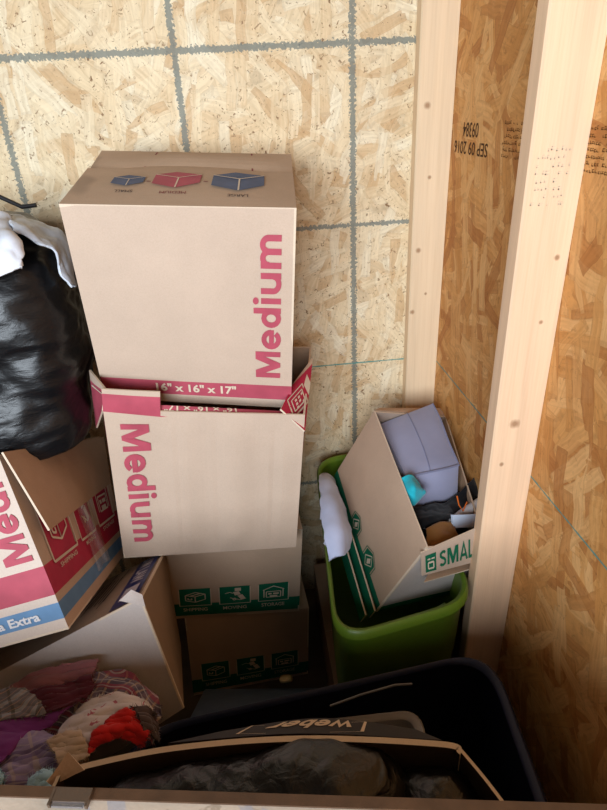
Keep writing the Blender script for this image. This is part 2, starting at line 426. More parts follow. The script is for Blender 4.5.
def faces(c):
    return {'front': (c[0,0,0], c[1,0,0], c[1,0,1], c[0,0,1]), 'right': (c[1,0,0], c[1,1,0], c[1,1,1], c[1,0,1]),
            'back': (c[1,1,0], c[0,1,0], c[0,1,1], c[1,1,1]), 'left': (c[0,1,0], c[0,0,0], c[0,0,1], c[0,1,1]),
            'top': (c[0,0,1], c[1,0,1], c[1,1,1], c[0,1,1]), 'bottom': (c[0,1,0], c[1,1,0], c[1,0,0], c[0,0,0])}
def posed(org, dim, deg):
    rx, ry, rz = [math.radians(a) for a in deg]
    R = Matrix.Rotation(rz, 3, 'Z') @ Matrix.Rotation(ry, 3, 'Y') @ Matrix.Rotation(rx, 3, 'X')
    o = Vector(org)
    return {(i, j, l): o + R @ Vector((dim[0]*i, dim[1]*j, dim[2]*l)) for i in (0, 1) for j in (0, 1) for l in (0, 1)}
def inner(fs, mb, names, mats, th=.004, amp=.0025, n=15, bulge=None, seed=1, extra=None, cells=None, rim=edge, inmat=cbin):
    out = {}
    for k, nm in enumerate(names):
        fn = bil(fs[nm], (bulge or {}).get(nm, .002), amp, 5, seed+k)
        ex = (extra or {}).get(nm, ((), ()))
        mb.sheet(fn, lin(n, ex[0]), lin(n, ex[1]), mats.get(nm, cb) if isinstance(mats, dict) else mats, th, inmat, rim, (cells or {}).get(nm))
        out[nm] = fn
    return out
# ================================================================== the shed
WY, WX = 1.4975, .5201
G = .4064
XA, Z0, Z2 = .2819, .1363+CZ, -.6667+CZ
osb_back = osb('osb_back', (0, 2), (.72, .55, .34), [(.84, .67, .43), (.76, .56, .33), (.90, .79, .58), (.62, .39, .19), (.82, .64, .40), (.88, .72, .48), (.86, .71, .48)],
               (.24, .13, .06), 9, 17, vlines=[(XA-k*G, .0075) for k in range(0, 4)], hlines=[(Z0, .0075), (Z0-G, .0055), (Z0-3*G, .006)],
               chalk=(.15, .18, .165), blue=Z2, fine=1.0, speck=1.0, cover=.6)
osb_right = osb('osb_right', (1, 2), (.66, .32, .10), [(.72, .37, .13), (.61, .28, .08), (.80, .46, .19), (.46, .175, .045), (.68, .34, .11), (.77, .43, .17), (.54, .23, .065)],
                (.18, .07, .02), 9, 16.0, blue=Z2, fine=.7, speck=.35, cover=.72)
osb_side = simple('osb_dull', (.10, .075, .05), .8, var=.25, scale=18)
def wall(name, a, b, mat):
    mb = MB(); mb.box(a, b, mat); o = mb.build(name, origin=(0, 0, 0)); o['kind'] = 'structure'; return o
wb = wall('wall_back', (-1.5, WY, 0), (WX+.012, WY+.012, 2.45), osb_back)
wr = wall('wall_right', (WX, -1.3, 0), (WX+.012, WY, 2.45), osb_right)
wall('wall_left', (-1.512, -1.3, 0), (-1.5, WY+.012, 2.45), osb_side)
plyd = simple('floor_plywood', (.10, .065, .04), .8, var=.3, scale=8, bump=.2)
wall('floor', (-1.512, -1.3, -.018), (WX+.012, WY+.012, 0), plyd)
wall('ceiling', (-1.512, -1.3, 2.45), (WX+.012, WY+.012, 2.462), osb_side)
pine1 = pine('pine_corner', (.85, .64, .42), (.33, .17, .08), [(.455, WY-.038, 1.56+.0, .010), (.45, WY-.038, 1.22, .009), (.47, WY-.038, 1.40, .006), (.44, WY-.038, 1.05, .008), (.476, WY-.038, 1.10, .005)])
pine2 = pine('pine_stud', (.86, .59, .385), (.30, .15, .07), [(.47, .866, 1.02, .012), (.50, .866, 1.33, .006), (.49, .866, 1.22, .005), (.455, .866, .93, .006)])
stampg = simple('faint_stamp', g('d8c0a4'), .7)
inks = simple('stamp_ink', g('4a2c14'), .7, spec=.2)
inks2 = simple('stamp_ink_worn', g('6b431c'), .7, spec=.2)
def stud(name, x0, x1, y0, y1, mat, label):
    mb = MB(); r = .003
    prof = [(x0+r, y0), (x1-.0005, y0), (x1-.0005, y1-.0005), (x0+r, y1-.0005), (x0, y1-r), (x0, y0+r)]
    n = len(prof); H = 2.45
    mb.raw([(x, y, 0) for x, y in prof]+[(x, y, H) for x, y in prof], [tuple((i, (i+1) % n, n+(i+1) % n, n+i)) for i in range(n)]+[tuple(range(n))[::-1], tuple(range(n, 2*n))], mat)
    o = mb.build(name, origin=(0, 0, 0)); o['kind'] = 'structure'; o['label'] = label; return o, mb
st1, _ = stud('trim_1', WX-.089, WX, WY-.038, WY, pine1, 'pale pine stud standing in the back right corner')
st2, _ = stud('trim_2', WX-.089, WX, .866, .904, pine2, 'pale pine stud on the right wall nearest the camera')
# ink stamps on the right panel (upside down) and on the near stud
mb = MB()
fw = lambda u, v: V(WX, WY-.3-u, 1+v) if False else V(WX, 2-u, v)       # u runs towards the camera
def wall_rect(uL, vT, uR, vB):
    a = P(uL, vT, x=WX); b = P(uR, vB, x=WX)
    return (2-a.y, b.z, 2-b.y, a.z)
put_text(mb, fw, '09384', wall_rect(464, 122, 478, 138), inks, 2, .01, .0006)
put_text(mb, fw, 'SEP 09 2016', wall_rect(455, 140, 487, 158), inks, 2, .01, .0006)
rs = random.Random(3)
def dashes(mb, fn, rect, rows, mat, eps, fill=.7):
    u0, v0, u1, v1 = rect; h = (v1-v0)/rows
    for r in range(rows):
        u = u0 + rs.uniform(0, .1)*(u1-u0)
        while u < u1:
            w = rs.uniform(.0035, .009)
            if rs.random() < fill:
                t = rs.uniform(.25, .55)*h; q = v0+h*(r+rs.uniform(.15, .35))
                mb.decal(fn, [(u, q), (u+w*.7, q), (u+w*.7, q+t*.35), (u, q+t*.35)], [(0, 1, 2, 3)], mat, eps)
                mb.decal(fn, [(u, q), (u+w*.22, q), (u+w*.22, q+t), (u, q+t)], [(0, 1, 2, 3)], mat, eps)
                if rs.random() < .5: mb.decal(fn, [(u+w*.1, q+t*.8), (u+w*.75, q+t*.8), (u+w*.75, q+t), (u+w*.1, q+t)], [(0, 1, 2, 3)], mat, eps)
            u += w
dashes(mb, fw, wall_rect(505, 119, 524, 162), 6, inks2, .0006, .8)
dashes(mb, fw, wall_rect(585, 124, 612, 178), 7, inks2, .0006, .85)
mb.build('panel_stamp', wr)
mb = MB(); fst = lambda u, v: V(u, .866, v)
a, b_ = P(533, 146, y=.866), P(572, 205, y=.866)
dashes(mb, fst, (WX-.08, b_.z, WX-.025, a.z), 8, stampg, .0005, .6)
mb.build('stud_stamp', st2)
# ================================================================== stack of moving boxes
ZB = CZ
# --- top box
c1 = posed((-.342, 1.118, -.534+ZB), (.4032, .309, .424), (10.8, 4.2, -4.3))
c1[0,0,1] = P(59, 205, y=c1[0,0,1].y); c1[1,0,1] = P(296.5, 209, y=c1[1,0,1].y)
c1[0,0,0] = P(105, 398, y=c1[0,0,0].y); c1[1,0,0] = P(291, 408, y=c1[1,0,0].y)
t = thing('moving_box', (c1[0,0,0]+c1[1,1,0])/2, 'brown medium moving box with upright magenta lettering, topmost of the central stack', 'box')
mb = MB(); fs = faces(c1)
band = lambda lo, hi, mt: (lambda u, v: mt if lo < v < hi else None)
fn = inner(fs, mb, ['front', 'right', 'back', 'left', 'top', 'bottom'], {'top': cbt, 'front': cbp}, bulge={'front': .003, 'top': .008},
           extra={k: ((), (.05, .135)) for k in ('front', 'right', 'left', 'back')}, cells={k: band(.05, .135, ink) for k in ('front', 'right', 'left', 'back')}, seed=3, inmat=cbin)
f = fn['front']
bold_word(mb, f, 'Medium', (.812, .185, .938, .895), ink, 1)
put_text(mb, f, '16" x 16" x 17"', (.285, .072, .705, .122), edge, 0, .03, .0016)
f = fn['right']
put_poly(mb, f, [(.1, .16), (.4, .16), (.4, .42), (.1, .42)], ink)
put_poly(mb, f, [(.6, .16), (.9, .16), (.9, .42), (.6, .42)], ink)
box_icon(mb, f, (.1, .16, .4, .42), edge); house_icon(mb, f, (.6, .16, .9, .42), edge)
mb.build('body', t)
mb = MB()
a, b_, d_, e_ = fs['top']; up = (b_-a).cross(e_-a).normalized()
k = .62
q = [a+up*.002, b_+up*.002, b_+(d_-b_)*k+up*.007, a+(e_-a)*k+up*.007]
ff = bil(q, .004, .0015, 7, 8)
mb.sheet(ff, lin(17), lin(11), cbt, .0035, cbin, edge)
cube_mark(mb, ff, (.165, .42, .31, .74), inkb, edge); cube_mark(mb, ff, (.35, .38, .565, .88), ink, edge); cube_mark(mb, ff, (.62, .34, .86, .90), inkb, edge)
put_text(mb, ff, 'SMALL', (.20, .27, .28, .33), inkn, 2, 0); put_text(mb, ff, 'MEDIUM', (.40, .25, .515, .31), inkm, 2, 0); put_text(mb, ff, 'LARGE', (.70, .21, .79, .27), inkn, 2, 0)
put_poly(mb, ff, [(.32, .56), (.34, .56), (.34, .58), (.32, .58)], inkm); put_poly(mb, ff, [(.58, .58), (.60, .58), (.60, .60), (.58, .60)], inkm)
mb.build('top_flap', t)
mb = MB()
q = [e_+(a-e_)*.37+up*.0015, d_+(b_-d_)*.37+up*.0015, d_+up*.012, e_+up*.010]
ff = bil(q, .008, .003, 9, 12)
mb.sheet(ff, lin(17), lin(7), cbt, .0035, cbin, edge)
put_line(mb, ff, [(.26, .05), (.30, .85)], .008, inkm); put_line(mb, ff, [(.80, .05), (.79, .9)], .008, inkm)
mb.build('top_flap', t)
# --- second box, upside down, open flaps
c2 = posed((-.368, 1.075, -.93+ZB), (.42, .355, .42), (5.5, 5.4, -2.8))
c2[0,0,1] = P(103, 410, y=c2[0,0,1].y); c2[1,0,1] = P(305, 415, y=c2[1,0,1].y)
c2[0,1,1] += V(-.05, 0, -.03); c2[1,1,1] += V(.035, 0, -.03); c2[1,1,0] += V(.02, 0, .0)
c2[0,0,0] = P(124, 558, y=c2[0,0,0].y); c2[1,0,0] = P(296, 547, y=c2[1,0,0].y)
t = thing('moving_box', (c2[0,0,0]+c2[1,1,0])/2, 'crumpled medium moving box standing upside down directly below the topmost box', 'box')
mb = MB(); fs = faces(c2)
crease = lambda u, v: -.004*math.exp(-((u-.36)/.012)**2) - .003*math.exp(-((u-.56)/.012)**2)-.004*math.exp(-((u-.86)/.02)**2)+.003*math.sin(u*22)
f = bil(fs['front'], .006, .006, 5, 21, ridge=crease)
lo2 = .905
mb.sheet(f, lin(41), lin(25, (lo2,)), cbp, .004, cbin, edge)
bold_word(mb, f, 'Medium', (.075, .135, .215, .925), ink, 3, .0025)
for nm, mt in (('right', cb), ('back', cb), ('left', cb), ('bottom', cb)):
    ff = bil(fs[nm], .003, .004, 5, 22)
    mb.sheet(ff, lin(15), lin(17, (lo2,)), mt, .004, cbin, edge, cell=(lambda u, v: ink if v > lo2 else None) if nm != 'bottom' else None)
    if nm == 'right':
        put_poly(mb, ff, [(.15, .62), (.5, .62), (.5, .88), (.15, .88)], ink); box_icon(mb, ff, (.15, .62, .5, .88), edge, 2)
mb.build('body', t)
fl, fr, bl, br = c2[0,0,1], c2[1,0,1], c2[0,1,1], c2[1,1,1]
# front flap: left third still stands in front of the upper box, the rest is pushed in
mb = MB()
yf = c2[0,0,1].y-.003
tl = P(101.5, 389, y=yf-.004); tr = P(160, 392, y=yf-.006); brr = P(160.5, 417, y=yf-.002)
q = [c2[0,0,1]+V(0, -.003, -.002), brr, tr, tl]
ff = bil(q, .002, .001, 20, 5)
mb.sheet(ff, lin(9), lin(9, (.80,)), ink, .004, cbin, edge, cell=lambda u, v: cbp if v > .80 else ink)
mb.build('front_flap', t)
mb = MB()
q = [P(160.5, 417, y=yf-.003), P(284, 416, y=yf-.002), P(281, 411, y=yf+.012), P(160.5, 405, y=yf+.012)]
ff = bil(q, .004, .001, 20, 5)
mb.sheet(ff, lin(15), lin(5), ink, .004, cbin, edge)
put_text(mb, ff, '16" x 16" x 17"', (.03, .45, .62, .98), edge, 2, .02, .0016)
mb.build('front_flap', t)
# left side flap
mb = MB()
q = [P(96, 428, y=1.12), c2[0,0,1]+V(-.002, -.001, 0), P(104, 388, y=1.035), P(89, 370, y=1.12)]
ff = bil(q, .002, .001, 15, 5)
mb.sheet(ff, lin(11), lin(9, (.84,)), ink, .004, cbd, edge, cell=lambda u, v: cbp if v > .84 else ink)
put_line(mb, ff, [(.2, .78), (.95, .72)], .03, edge, eps=.0015)
mb.build('side_flap', t)
mb = MB()
ls = bil((c2[0,1,0], c2[0,0,0], c2[0,0,1], c2[0,1,1]), .003, .004, 5, 22)
put_poly(mb, ls, [(.55, .78), (.80, .66), (.97, .72), (.97, .99), (.55, .99)], ink, eps=.003)
put_line(mb, ls, [(.60, .95), (.66, .78), (.85, .74), (.90, .92)], .02, edge, eps=.0036, closed=True)
mb.build('side_print', t)
# right side flap, folded out at the corner with a diamond-set storage mark
mb = MB()
A_, B_, C_, D_, E_ = P(281, 409, y=1.018), P(305, 431, y=1.010), P(315, 400, y=1.12), P(313, 357, y=1.22), P(294, 382, y=1.14)
q = [A_, B_, D_, E_]
ff = bil(q, .004, .001, 15, 5)
mb.sheet(ff, lin(9), lin(13, (.90,)), inkd, .004, cbin, edge, cell=lambda u, v: cb if v > .90 else None)
dm = [(.08, .30), (.50, .04), (.97, .36), (.52, .66)]
put_line(mb, ff, dm, .035, edge, closed=True, eps=.0016)
def sub(p, i, j):
    x0 = (1-i)*(1-j); return (p[0][0]*x0+p[1][0]*i*(1-j)+p[2][0]*i*j+p[3][0]*(1-i)*j, p[0][1]*x0+p[1][1]*i*(1-j)+p[2][1]*i*j+p[3][1]*(1-i)*j)
put_line(mb, ff, [sub(dm, .2, .15), sub(dm, .8, .15), sub(dm, .8, .85), sub(dm, .2, .85)], .03, edge, closed=True, eps=.0018)
for i, j in ((.3, .3), (.3, .5), (.3, .7), (.5, .3), (.5, .5), (.68, .3), (.68, .7)):
    put_poly(mb, ff, [sub(dm, i, j), sub(dm, i+.12, j), sub(dm, i+.12, j+.12), sub(dm, i, j+.12)], edge, eps=.0019)
put_poly(mb, ff, [(.62, .62), (.97, .45), (1, .62), (.72, .80)], edge, eps=.0014)
mb.build('side_flap', t)
# --- two small boxes
def small_box(c, label, seed, mats):
    t = thing('moving_box', (c[0,0,0]+c[1,1,0])/2, label, 'box')
    mb = MB(); fs = faces(c)
    sides = ('front', 'right', 'back', 'left')
    fn = inner(fs, mb, list(sides)+['bottom', 'top'], mats, n=13, seed=seed, amp=.003,
               extra={k: ((), (.035, .20)) for k in sides}, cells={k: band(.035, .20, inkg) for k in sides})
    f = fn['front']
    for i, (x, ic) in enumerate(((.09, box_icon), (.385, truck_icon), (.68, house_icon))):
        r = (x, .175, x+.225, .40)
        put_poly(mb, f, [(0, 0), (1, 0), (1, 1), (0, 1)], inkg, r)
        put_line(mb, f, [(.0, .95), (.0, .03), (1, .03), (1, .95)], .03, edge, (x-.004, .17, x+.229, .40), .0016)
        ic(mb, f, (x+.02, .20, x+.205, .39), edge)
        put_text(mb, f, ('SHIPPING', 'MOVING', 'STORAGE')[i], (x+.02, .10, x+.2, .145), edge, 0, .01, .0016)
    mb.build('body', t)
    a, b_, d_, e_ = fs['top']; up = (b_-a).cross(e_-a).normalized()
    mb = MB(); q = [a+up*.001, b_+up*.001, b_+(d_-b_)*.49+up*.003, a+(e_-a)*.49+up*.003]
    mb.sheet(bil(q, .003, .001, 9, 3), lin(9), lin(7), mats['top'], .0035, cbin, edge); mb.build('top_flap', t)
    mb = MB(); q = [e_+(a-e_)*.49+up*.003, d_+(b_-d_)*.49+up*.003, d_+up*.001, e_+up*.001]
    mb.sheet(bil(q, .003, .001, 9, 3), lin(9), lin(7), mats['top'], .0035, cbin, edge); mb.build('top_flap', t)
    return t
c3 = posed((-.316, 1.144, -1.245+ZB), (.369, .30, .29), (3.1, 4.5, 4.1))
c3[0,0,0] = P(169.5, 619, y=c3[0,0,0].y); c3[1,0,0] = P(299, 611, y=c3[1,0,0].y)
small_box(c3, 'small brown moving box with green pictures, third down in the central stack', 31, {'front': cb, 'top': cb})
c4 = posed((-.292, 1.125, 0.001), (.356, .31, .29), (0, 2.6, 3.9))
c4[0,0,1] = P(184.5, 617, y=c4[0,0,1].y+.03); c4[1,0,1] = P(309, 608, y=c4[1,0,1].y+.03)
for k in ((0,0,0), (1,0,0), (0,1,0), (1,1,0)): c4[k] = V(c4[k].x, c4[k].y, .001)
small_box(c4, 'small brown moving box in deep shade, lowest of the central stack standing on the floor', 41, {'front': cb, 'top': cb})
# ================================================================== left pile
c = posed((-.835, .76, .634), (.43, .43, .338), (-26.9, -12.9, 1.4))
c[1,0,1] = P(-2, 455, y=.921); c[1,0,0] = P(69, 629, y=.77); c[1,1,0] = P(126, 552, y=1.172); c[1,1,1] = P(100, 436, y=1.32)
c[0,0,0] = P(-150, 689, y=.75); c[0,0,1] = P(-216, 520, y=.905)
t = thing('moving_box', (c[0,0,0]+c[1,1,0])/2, 'tilted moving box with magenta and blue bands, directly under the black bag', 'box')
mb = MB(); fs = faces(c)
white2 = cardboard('kraft_lit_white', (.64, .52, .44), .05)  # kraft lightened to stand for the daylight on this front
def bands(u, v):
    if .20 < v < .365: return ink
    if .065 < v < .155: return inkb2
    return None
inkb2 = simple('light_blue_ink', (.13, .25, .42), .6, var=.1, scale=25, spec=.25)
inkw_ = simple('white_ink', (.70, .66, .66), .6)
def bands_side(u, v):
    if .20 < v < .365: return inkd
    if .065 < v < .155: return inkb2
    if v > .365 and (.10 < u < .34 or .42 < u < .60 or .68 < u < .92) and v < .72: return inkd
    return None
fn = inner(fs, mb, ['front', 'right', 'back', 'left', 'bottom'], {'front': white2}, n=17, seed=51, amp=.003, bulge={'front': .004, 'right': .003},
           extra={k: ((.10, .34, .42, .60, .68, .92) if k == 'right' else (), (.20, .365, .065, .155, .72)) for k in ('front', 'right', 'back', 'left')},
           cells={'front': bands, 'right': bands_side, 'left': bands, 'back': bands})
f = fn['front']
bold_word(mb, f, 'Medi', (.845, .41, .972, .88), ink, 1, .0025)
put_text(mb, f, 'Fuerza Extra', (.56, .085, .90, .135), inkw_, 0, .03, .002)
put_text(mb, f, 'N', (.655, .40, .73, .44), inkb2, 0, .03, .002)
f = fn['right']
for x0, x1, ic in ((.10, .34, box_icon), (.42, .60, truck_icon), (.68, .92, house_icon)):
    ic(mb, f, (x0+.02, .40, x1-.02, .69), edge, 0, .002)
    put_line(mb, f, [(0, 1), (0, 0), (1, 0), (1, 1)], .04, edge, (x0-.01, .345, x1+.01, .72), .002)
    put_text(mb, f, {box_icon: 'SHIPPING', truck_icon: 'MOVING', house_icon: 'STORAGE'}[ic], (x0+.03, .295, x1-.02, .322), edge, 0, .01, .002)
mb.build('body', t)
mb = MB()      # top closed under the bag
a, b_, d_, e_ = fs['top']
mb.sheet(bil(fs['top'], .0, .003, 6, 5), lin(13), lin(13), cbin, .004, cbin, edge)
mb.build('top_flap', t)
mb = MB()      # side flap hanging outward over the right face
h0, h1 = P(3, 452, y=.915), P(104, 437, y=1.322)
q = [P(50, 530, y=.868), P(111, 483, y=1.235), h1, h0]
ff = bil(q, .006, .002, 6, 3)
mb.sheet(ff, lin(15), lin(11), cbin, .004, cb, edge)
mb.build('side_flap', t)
tape = simple('clear_tape', (.62, .55, .55), .12, spec=.8, bump=.3, scale=60)
tp = tape.node_tree.nodes['Principled BSDF']; tp.inputs['Alpha'].default_value = .28
mb = MB()
f = fn['right']
g2 = lambda u, v: f(.44+.20*u+.05*(1-v), .10+.66*v)+ (V(.0035, -.0035, .001) * (1+.8*math.sin(u*9+v*5)))
mb.sheet(g2, lin(12), lin(16), tape)
mb.build('packing_tape', t, smooth=True)
# --- carton below it, tipped over
c = posed((-.744, .673, .2), (.655, .34, .312), (-22.7, -25., 3.1))
c[1,0,1] = P(141, 597, y=.819); c[1,1,1] = P(165, 551, y=1.11)
c[1,1,0] = P(181, 645, y=1.07); c[1,0,0] = P(184, 708, y=.735)
t = thing('cardboard_carton', (c[0,0,0]+c[1,1,0])/2, 'carton tipped over at the left, with printed tape along its top edge', 'box')
mb = MB(); fs = faces(c)
cbg = cardboard('kraft_top_dim', (.40, .29, .21), .15)
fn = inner(fs, mb, ['front', 'right', 'back', 'left', 'bottom', 'top'], {'front': greige, 'right': cbd, 'top': cbg}, n=15, seed=61, amp=.004, bulge={'front': .006})  # front lightened, top and right darkened, to stand for the fall of daylight
bluet = simple('blue_printed_tape', g('26306e'), .3, var=.2, scale=30)
inkw = simple('pale_ink', g('c8c0c4'), .5)
f = fn['top']
for x0 in (.74, .80):
    put_line(mb, f, [(x0, .25), (x0+.035, .95)], .004, inkn)
for kk in range(6):
    put_line(mb, f, [(.72+.018*kk, .35), (.735+.018*kk, .80)], .005, inkn)
mb.build('body', t)
mb = MB()
g3 = lambda u, v: f(.885+.095*u, .02+.96*v)+V(0, 0, .0022)
mb.sheet(g3, lin(5), lin(14), bluet)
put_text(mb, g3, 'LAW', (.2, .42, .8, .72), inkw, 3, .03, .0012); put_text(mb, g3, 'LAW', (.2, .76, .8, .98), inkw, 3, .03, .0012)
put_poly(mb, g3, [(.2, .1), (.8, .1), (.8, .34), (.2, .34)], inkw, eps=.001)
mb.build('printed_tape', t)
mb = MB()      # torn corner of the front sheet, in the same lit tone
q = [P(118, 600, y=.812), P(144, 606, y=.812), P(141, 594, y=.822), P(130, 589, y=.826)]
mb.sheet(bil([x+V(.004, -.006, .004) for x in q], .003), lin(6), lin(5), greige, .002, greige, edge)
mb.build('torn_corner', t)
# --- plain carton low down carrying the tipped one
def plain_carton(a, b, label, mat=cbd, deg=0):
    t = thing('cardboard_carton', ((a[0]+b[0])/2, (a[1]+b[1])/2, a[2]), label, 'box')
    c = posed(a, (b[0]-a[0], b[1]-a[1], b[2]-a[2]), (0, 0, deg)); fs = faces(c); mb = MB()
    inner(fs, mb, ['front', 'right', 'back', 'left', 'bottom', 'top'], mat, n=7, seed=71, amp=.002, inmat=mat)
    mb.build('body', t)
    a_, b2, d_, e_ = fs['top']; up = V(0, 0, .003); 
    for q in ([a_+up, b2+up, b2+(d_-b2)*.49+up, a_+(e_-a_)*.49+up], [e_+(a_-e_)*.49+up, d_+(b2-d_)*.49+up, d_+up, e_+up]):
        mb = MB(); mb.sheet(bil(q, .001), lin(5), lin(5), mat, .002, mat, edge); mb.build('top_flap', t)
    return t
# ================================================================== black bag and cloths above the left box
blackp = simple('black_plastic', (.005, .005, .006), .36, spec=.38, bump=.9, scale=9, bscale=38)
nt = blackp.node_tree
def crumple_mat(mat, s1, s2, strength, dist):
    nt = mat.node_tree; b = nt.nodes['Principled BSDF']
    tc = N(nt, 'ShaderNodeTexCoord')
    mp = N(nt, 'ShaderNodeMapping'); L(nt, tc.outputs['Object'], mp.inputs['Vector']); mp.inputs['Scale'].default_value = (1, 1, 2.6); mp.inputs['Rotation'].default_value = (0, .35, 0)
    n1 = N(nt, 'ShaderNodeTexNoise', i_Scale=s1, i_Detail=4, i_Distortion=1.2); n1.noise_type = 'RIDGED_MULTIFRACTAL' if hasattr(n1, 'noise_type') else n1.noise_type
    n2 = N(nt, 'ShaderNodeTexNoise', i_Scale=s2, i_Detail=5, i_Distortion=.5)
    L(nt, mp.outputs[0], n1.inputs['Vector']); L(nt, mp.outputs[0], n2.inputs['Vector'])
    h = math_(nt, 'ADD', n1.outputs['Fac'], math_(nt, 'MULTIPLY', n2.outputs['Fac'], .5))
    bp = N(nt, 'ShaderNodeBump', i_Strength=strength, i_Distance=dist); L(nt, h, bp.inputs['Height'])
    L(nt, bp.outputs[0], b.inputs['Normal'])
crumple_mat(blackp, 7, 30, .7, .005)
def blob(name, center, rad, mat, parent=None, seed=0, amp=.03, flat=None, sub_=5, power=2.6, stretch=(1, 1, 2.2), deform=None):
    import bmesh
    bm = bmesh.new(); bmesh.ops.create_icosphere(bm, subdivisions=sub_, radius=1)
    so = Vector((seed*5.3, seed*2.1, seed))
    for v in bm.verts:
        p = v.co.copy(); n = p.normalized()
        k = (abs(p.x)**power+abs(p.y)**power+abs(p.z)**power)**(-1/power)
        q = Vector((p.x*k*rad[0], p.y*k*rad[1], p.z*k*rad[2]))
        s_ = Vector((q.x*stretch[0], q.y*stretch[1], q.z*stretch[2]))
        d = noise.noise(s_*5+so)*amp + (1-abs(noise.noise(s_*13+so)))*amp*.35 + noise.noise(s_*30+so)*amp*.12
        q += n*d
        if deform: q = deform(q)
        v.co = q+Vector(center)
        if flat is not None and v.co.z < flat: v.co.z = flat + (v.co.z-flat)*.04
    o3 = Vector(parent.location) if parent else Vector(center)
    for v in bm.verts: v.co -= o3
    me = bpy.data.meshes.new(name); bm.to_mesh(me); bm.free(); me.materials.append(mat)
    for p in me.polygons: p.use_smooth = True
    o = bpy.data.objects.new(name, me); link(o, parent)
    if not parent: o.location = center
    return o
t = thing('trash_bag', (-.66, 1.16, 1.02), 'stuffed glossy black plastic trash bag on top of the left moving box', 'trash bag')
def lean(q): return Vector((q.x+.012*(q.z/.25), q.y+.03*(q.z/.25), q.z))
blob('bag_body', (-.640, 1.17, 1.150), (.262, .17, .262), blackp, t, 3, .032, flat=.965, sub_=6, deform=lean, power=4.5)
mb = MB()
tearw = simple('white_showing_through', g('b8c4e8'), .5)
for (u, v, s) in ((20, 319, 4), (46, 317, 3), (38, 379, 4), (46, 356, 3), (28, 230, 5)):
    pc = P(u, v, y=.99-(.0)); r = .0035*s/3
    mb.raw([pc+V(r*math.cos(a)*1.6, -.002, r*math.sin(a)) for a in (0, 1, 2.2, 3.1, 4, 5.2)], [(0, 1, 2, 3, 4, 5)], tearw)
holes_mb = mb
def cloth(name, ctrl, mat, label=None, cat=None, amp=.01, freq=12, seed=0, n=40, th=.004, parent=None, wr=None, kind=None, group=None, cell=None, stretch=(1, 1, 1), fringe=0, fringe_mat=None):
    """a draped sheet through a grid of control points (Catmull-Rom), with folds"""
    R_, C_ = len(ctrl), len(ctrl[0])
    def cr(p0, p1, p2, p3, t_): return .5*((2*p1)+(p2-p0)*t_+(2*p0-5*p1+4*p2-p3)*t_*t_+(3*p1-p0-3*p2+p3)*t_**3)
    def ev(lst, t_):
        k = len(lst)-1; x = min(max(t_, 0), 1)*k; i = min(int(x), k-1); f_ = x-i
        g_ = lambda j: lst[min(max(j, 0), k)]
        return cr(g_(i-1), g_(i), g_(i+1), g_(i+2), f_)
    so = Vector((seed*4.7, seed*1.3, seed*2.9))
    def fn0(u, v):
        return ev([ev(row, u) for row in ctrl], v)
    def fn(u, v):
        p = fn0(u, v); a_ = fn0(min(u+.02, 1), v)-fn0(max(u-.02, 0), v); b2 = fn0(u, min(v+.02, 1))-fn0(u, max(v-.02, 0))
        nn = a_.cross(b2); nn = nn.normalized() if nn.length > 1e-9 else V(0, 0, 1)
        q = Vector((p.x*stretch[0], p.y*stretch[1], p.z*stretch[2]))
        h = amp*(noise.noise(q*freq+so) + .28*(1-2*abs(noise.noise(q*freq*2.1+so)))+.35*noise.noise(q*freq*1.9+so*2) + .2*noise.noise(q*freq*5+so))
        e = .006*noise.noise(p*55+so)
        return p+nn*h+(a_.normalized()*e if min(v, 1-v) < .01 or min(u, 1-u) < .01 else V(0, 0, 0))
    mb = MB(); mb.sheet(fn, lin(n), lin(n), mat, th, mat, mat, cell=cell)
    if fringe:
        rf = random.Random(seed*17+3)
        for k in range(fringe):
            a_ = rf.random(); side = rf.randrange(4)
            uv = ((a_, 0), (a_, 1), (0, a_), (1, a_))[side]; iv = ((a_, .04), (a_, .96), (.04, a_), (.96, a_))[side]
            p = fn(*uv); d = (p-fn(*iv)).normalized()
            sd = V(rf.uniform(-1, 1), rf.uniform(-1, 1), rf.uniform(-.2, .8)).normalized()
            ln = rf.uniform(.004, .011); tip = p+(d+sd*.8).normalized()*ln; wv = d.cross(V(0, 0, 1)).normalized()*.0007
            up_ = V(0, 0, .0008)
            mb.raw([p+wv, p-wv, p+up_, tip], [(0, 1, 3), (1, 2, 3), (2, 0, 3), (0, 2, 1)], fringe_mat or mat)
    o = mb.build(name, parent, smooth=True)
    for md in list(o.modifiers): o.modifiers.remove(md)
    if label: tag(o, label, cat, group, kind)
    return o
def fabric(name, col, rough=.9, weave=300, var=.1, pattern=None):
    mt, nt, b = newmat(name)
    b.inputs['Roughness'].default_value = rough; b.inputs['Specular IOR Level'].default_value = .15
    b.inputs['Sheen Weight'].default_value = .25
    tc = N(nt, 'ShaderNodeTexCoord')
    n = N(nt, 'ShaderNodeTexNoise', i_Scale=14, i_Detail=5); L(nt, tc.outputs['Object'], n.inputs['Vector'])
    c_ = ramp(nt, n.outputs['Fac'], [(.3, tuple(x*(1-var) for x in col)), (.7, tuple(min(1, x*(1+var)) for x in col))])
    if pattern: c_ = pattern(nt, tc, c_)
    L(nt, c_, b.inputs['Base Color'])
    f_ = N(nt, 'ShaderNodeTexNoise', i_Scale=weave, i_Detail=2); L(nt, tc.outputs['Object'], f_.inputs['Vector'])
    bp = N(nt, 'ShaderNodeBump', i_Strength=.3, i_Distance=.001); L(nt, f_.outputs['Fac'], bp.inputs['Height']); L(nt, bp.outputs[0], b.inputs['Normal'])
    MATS[name] = mt; return mt
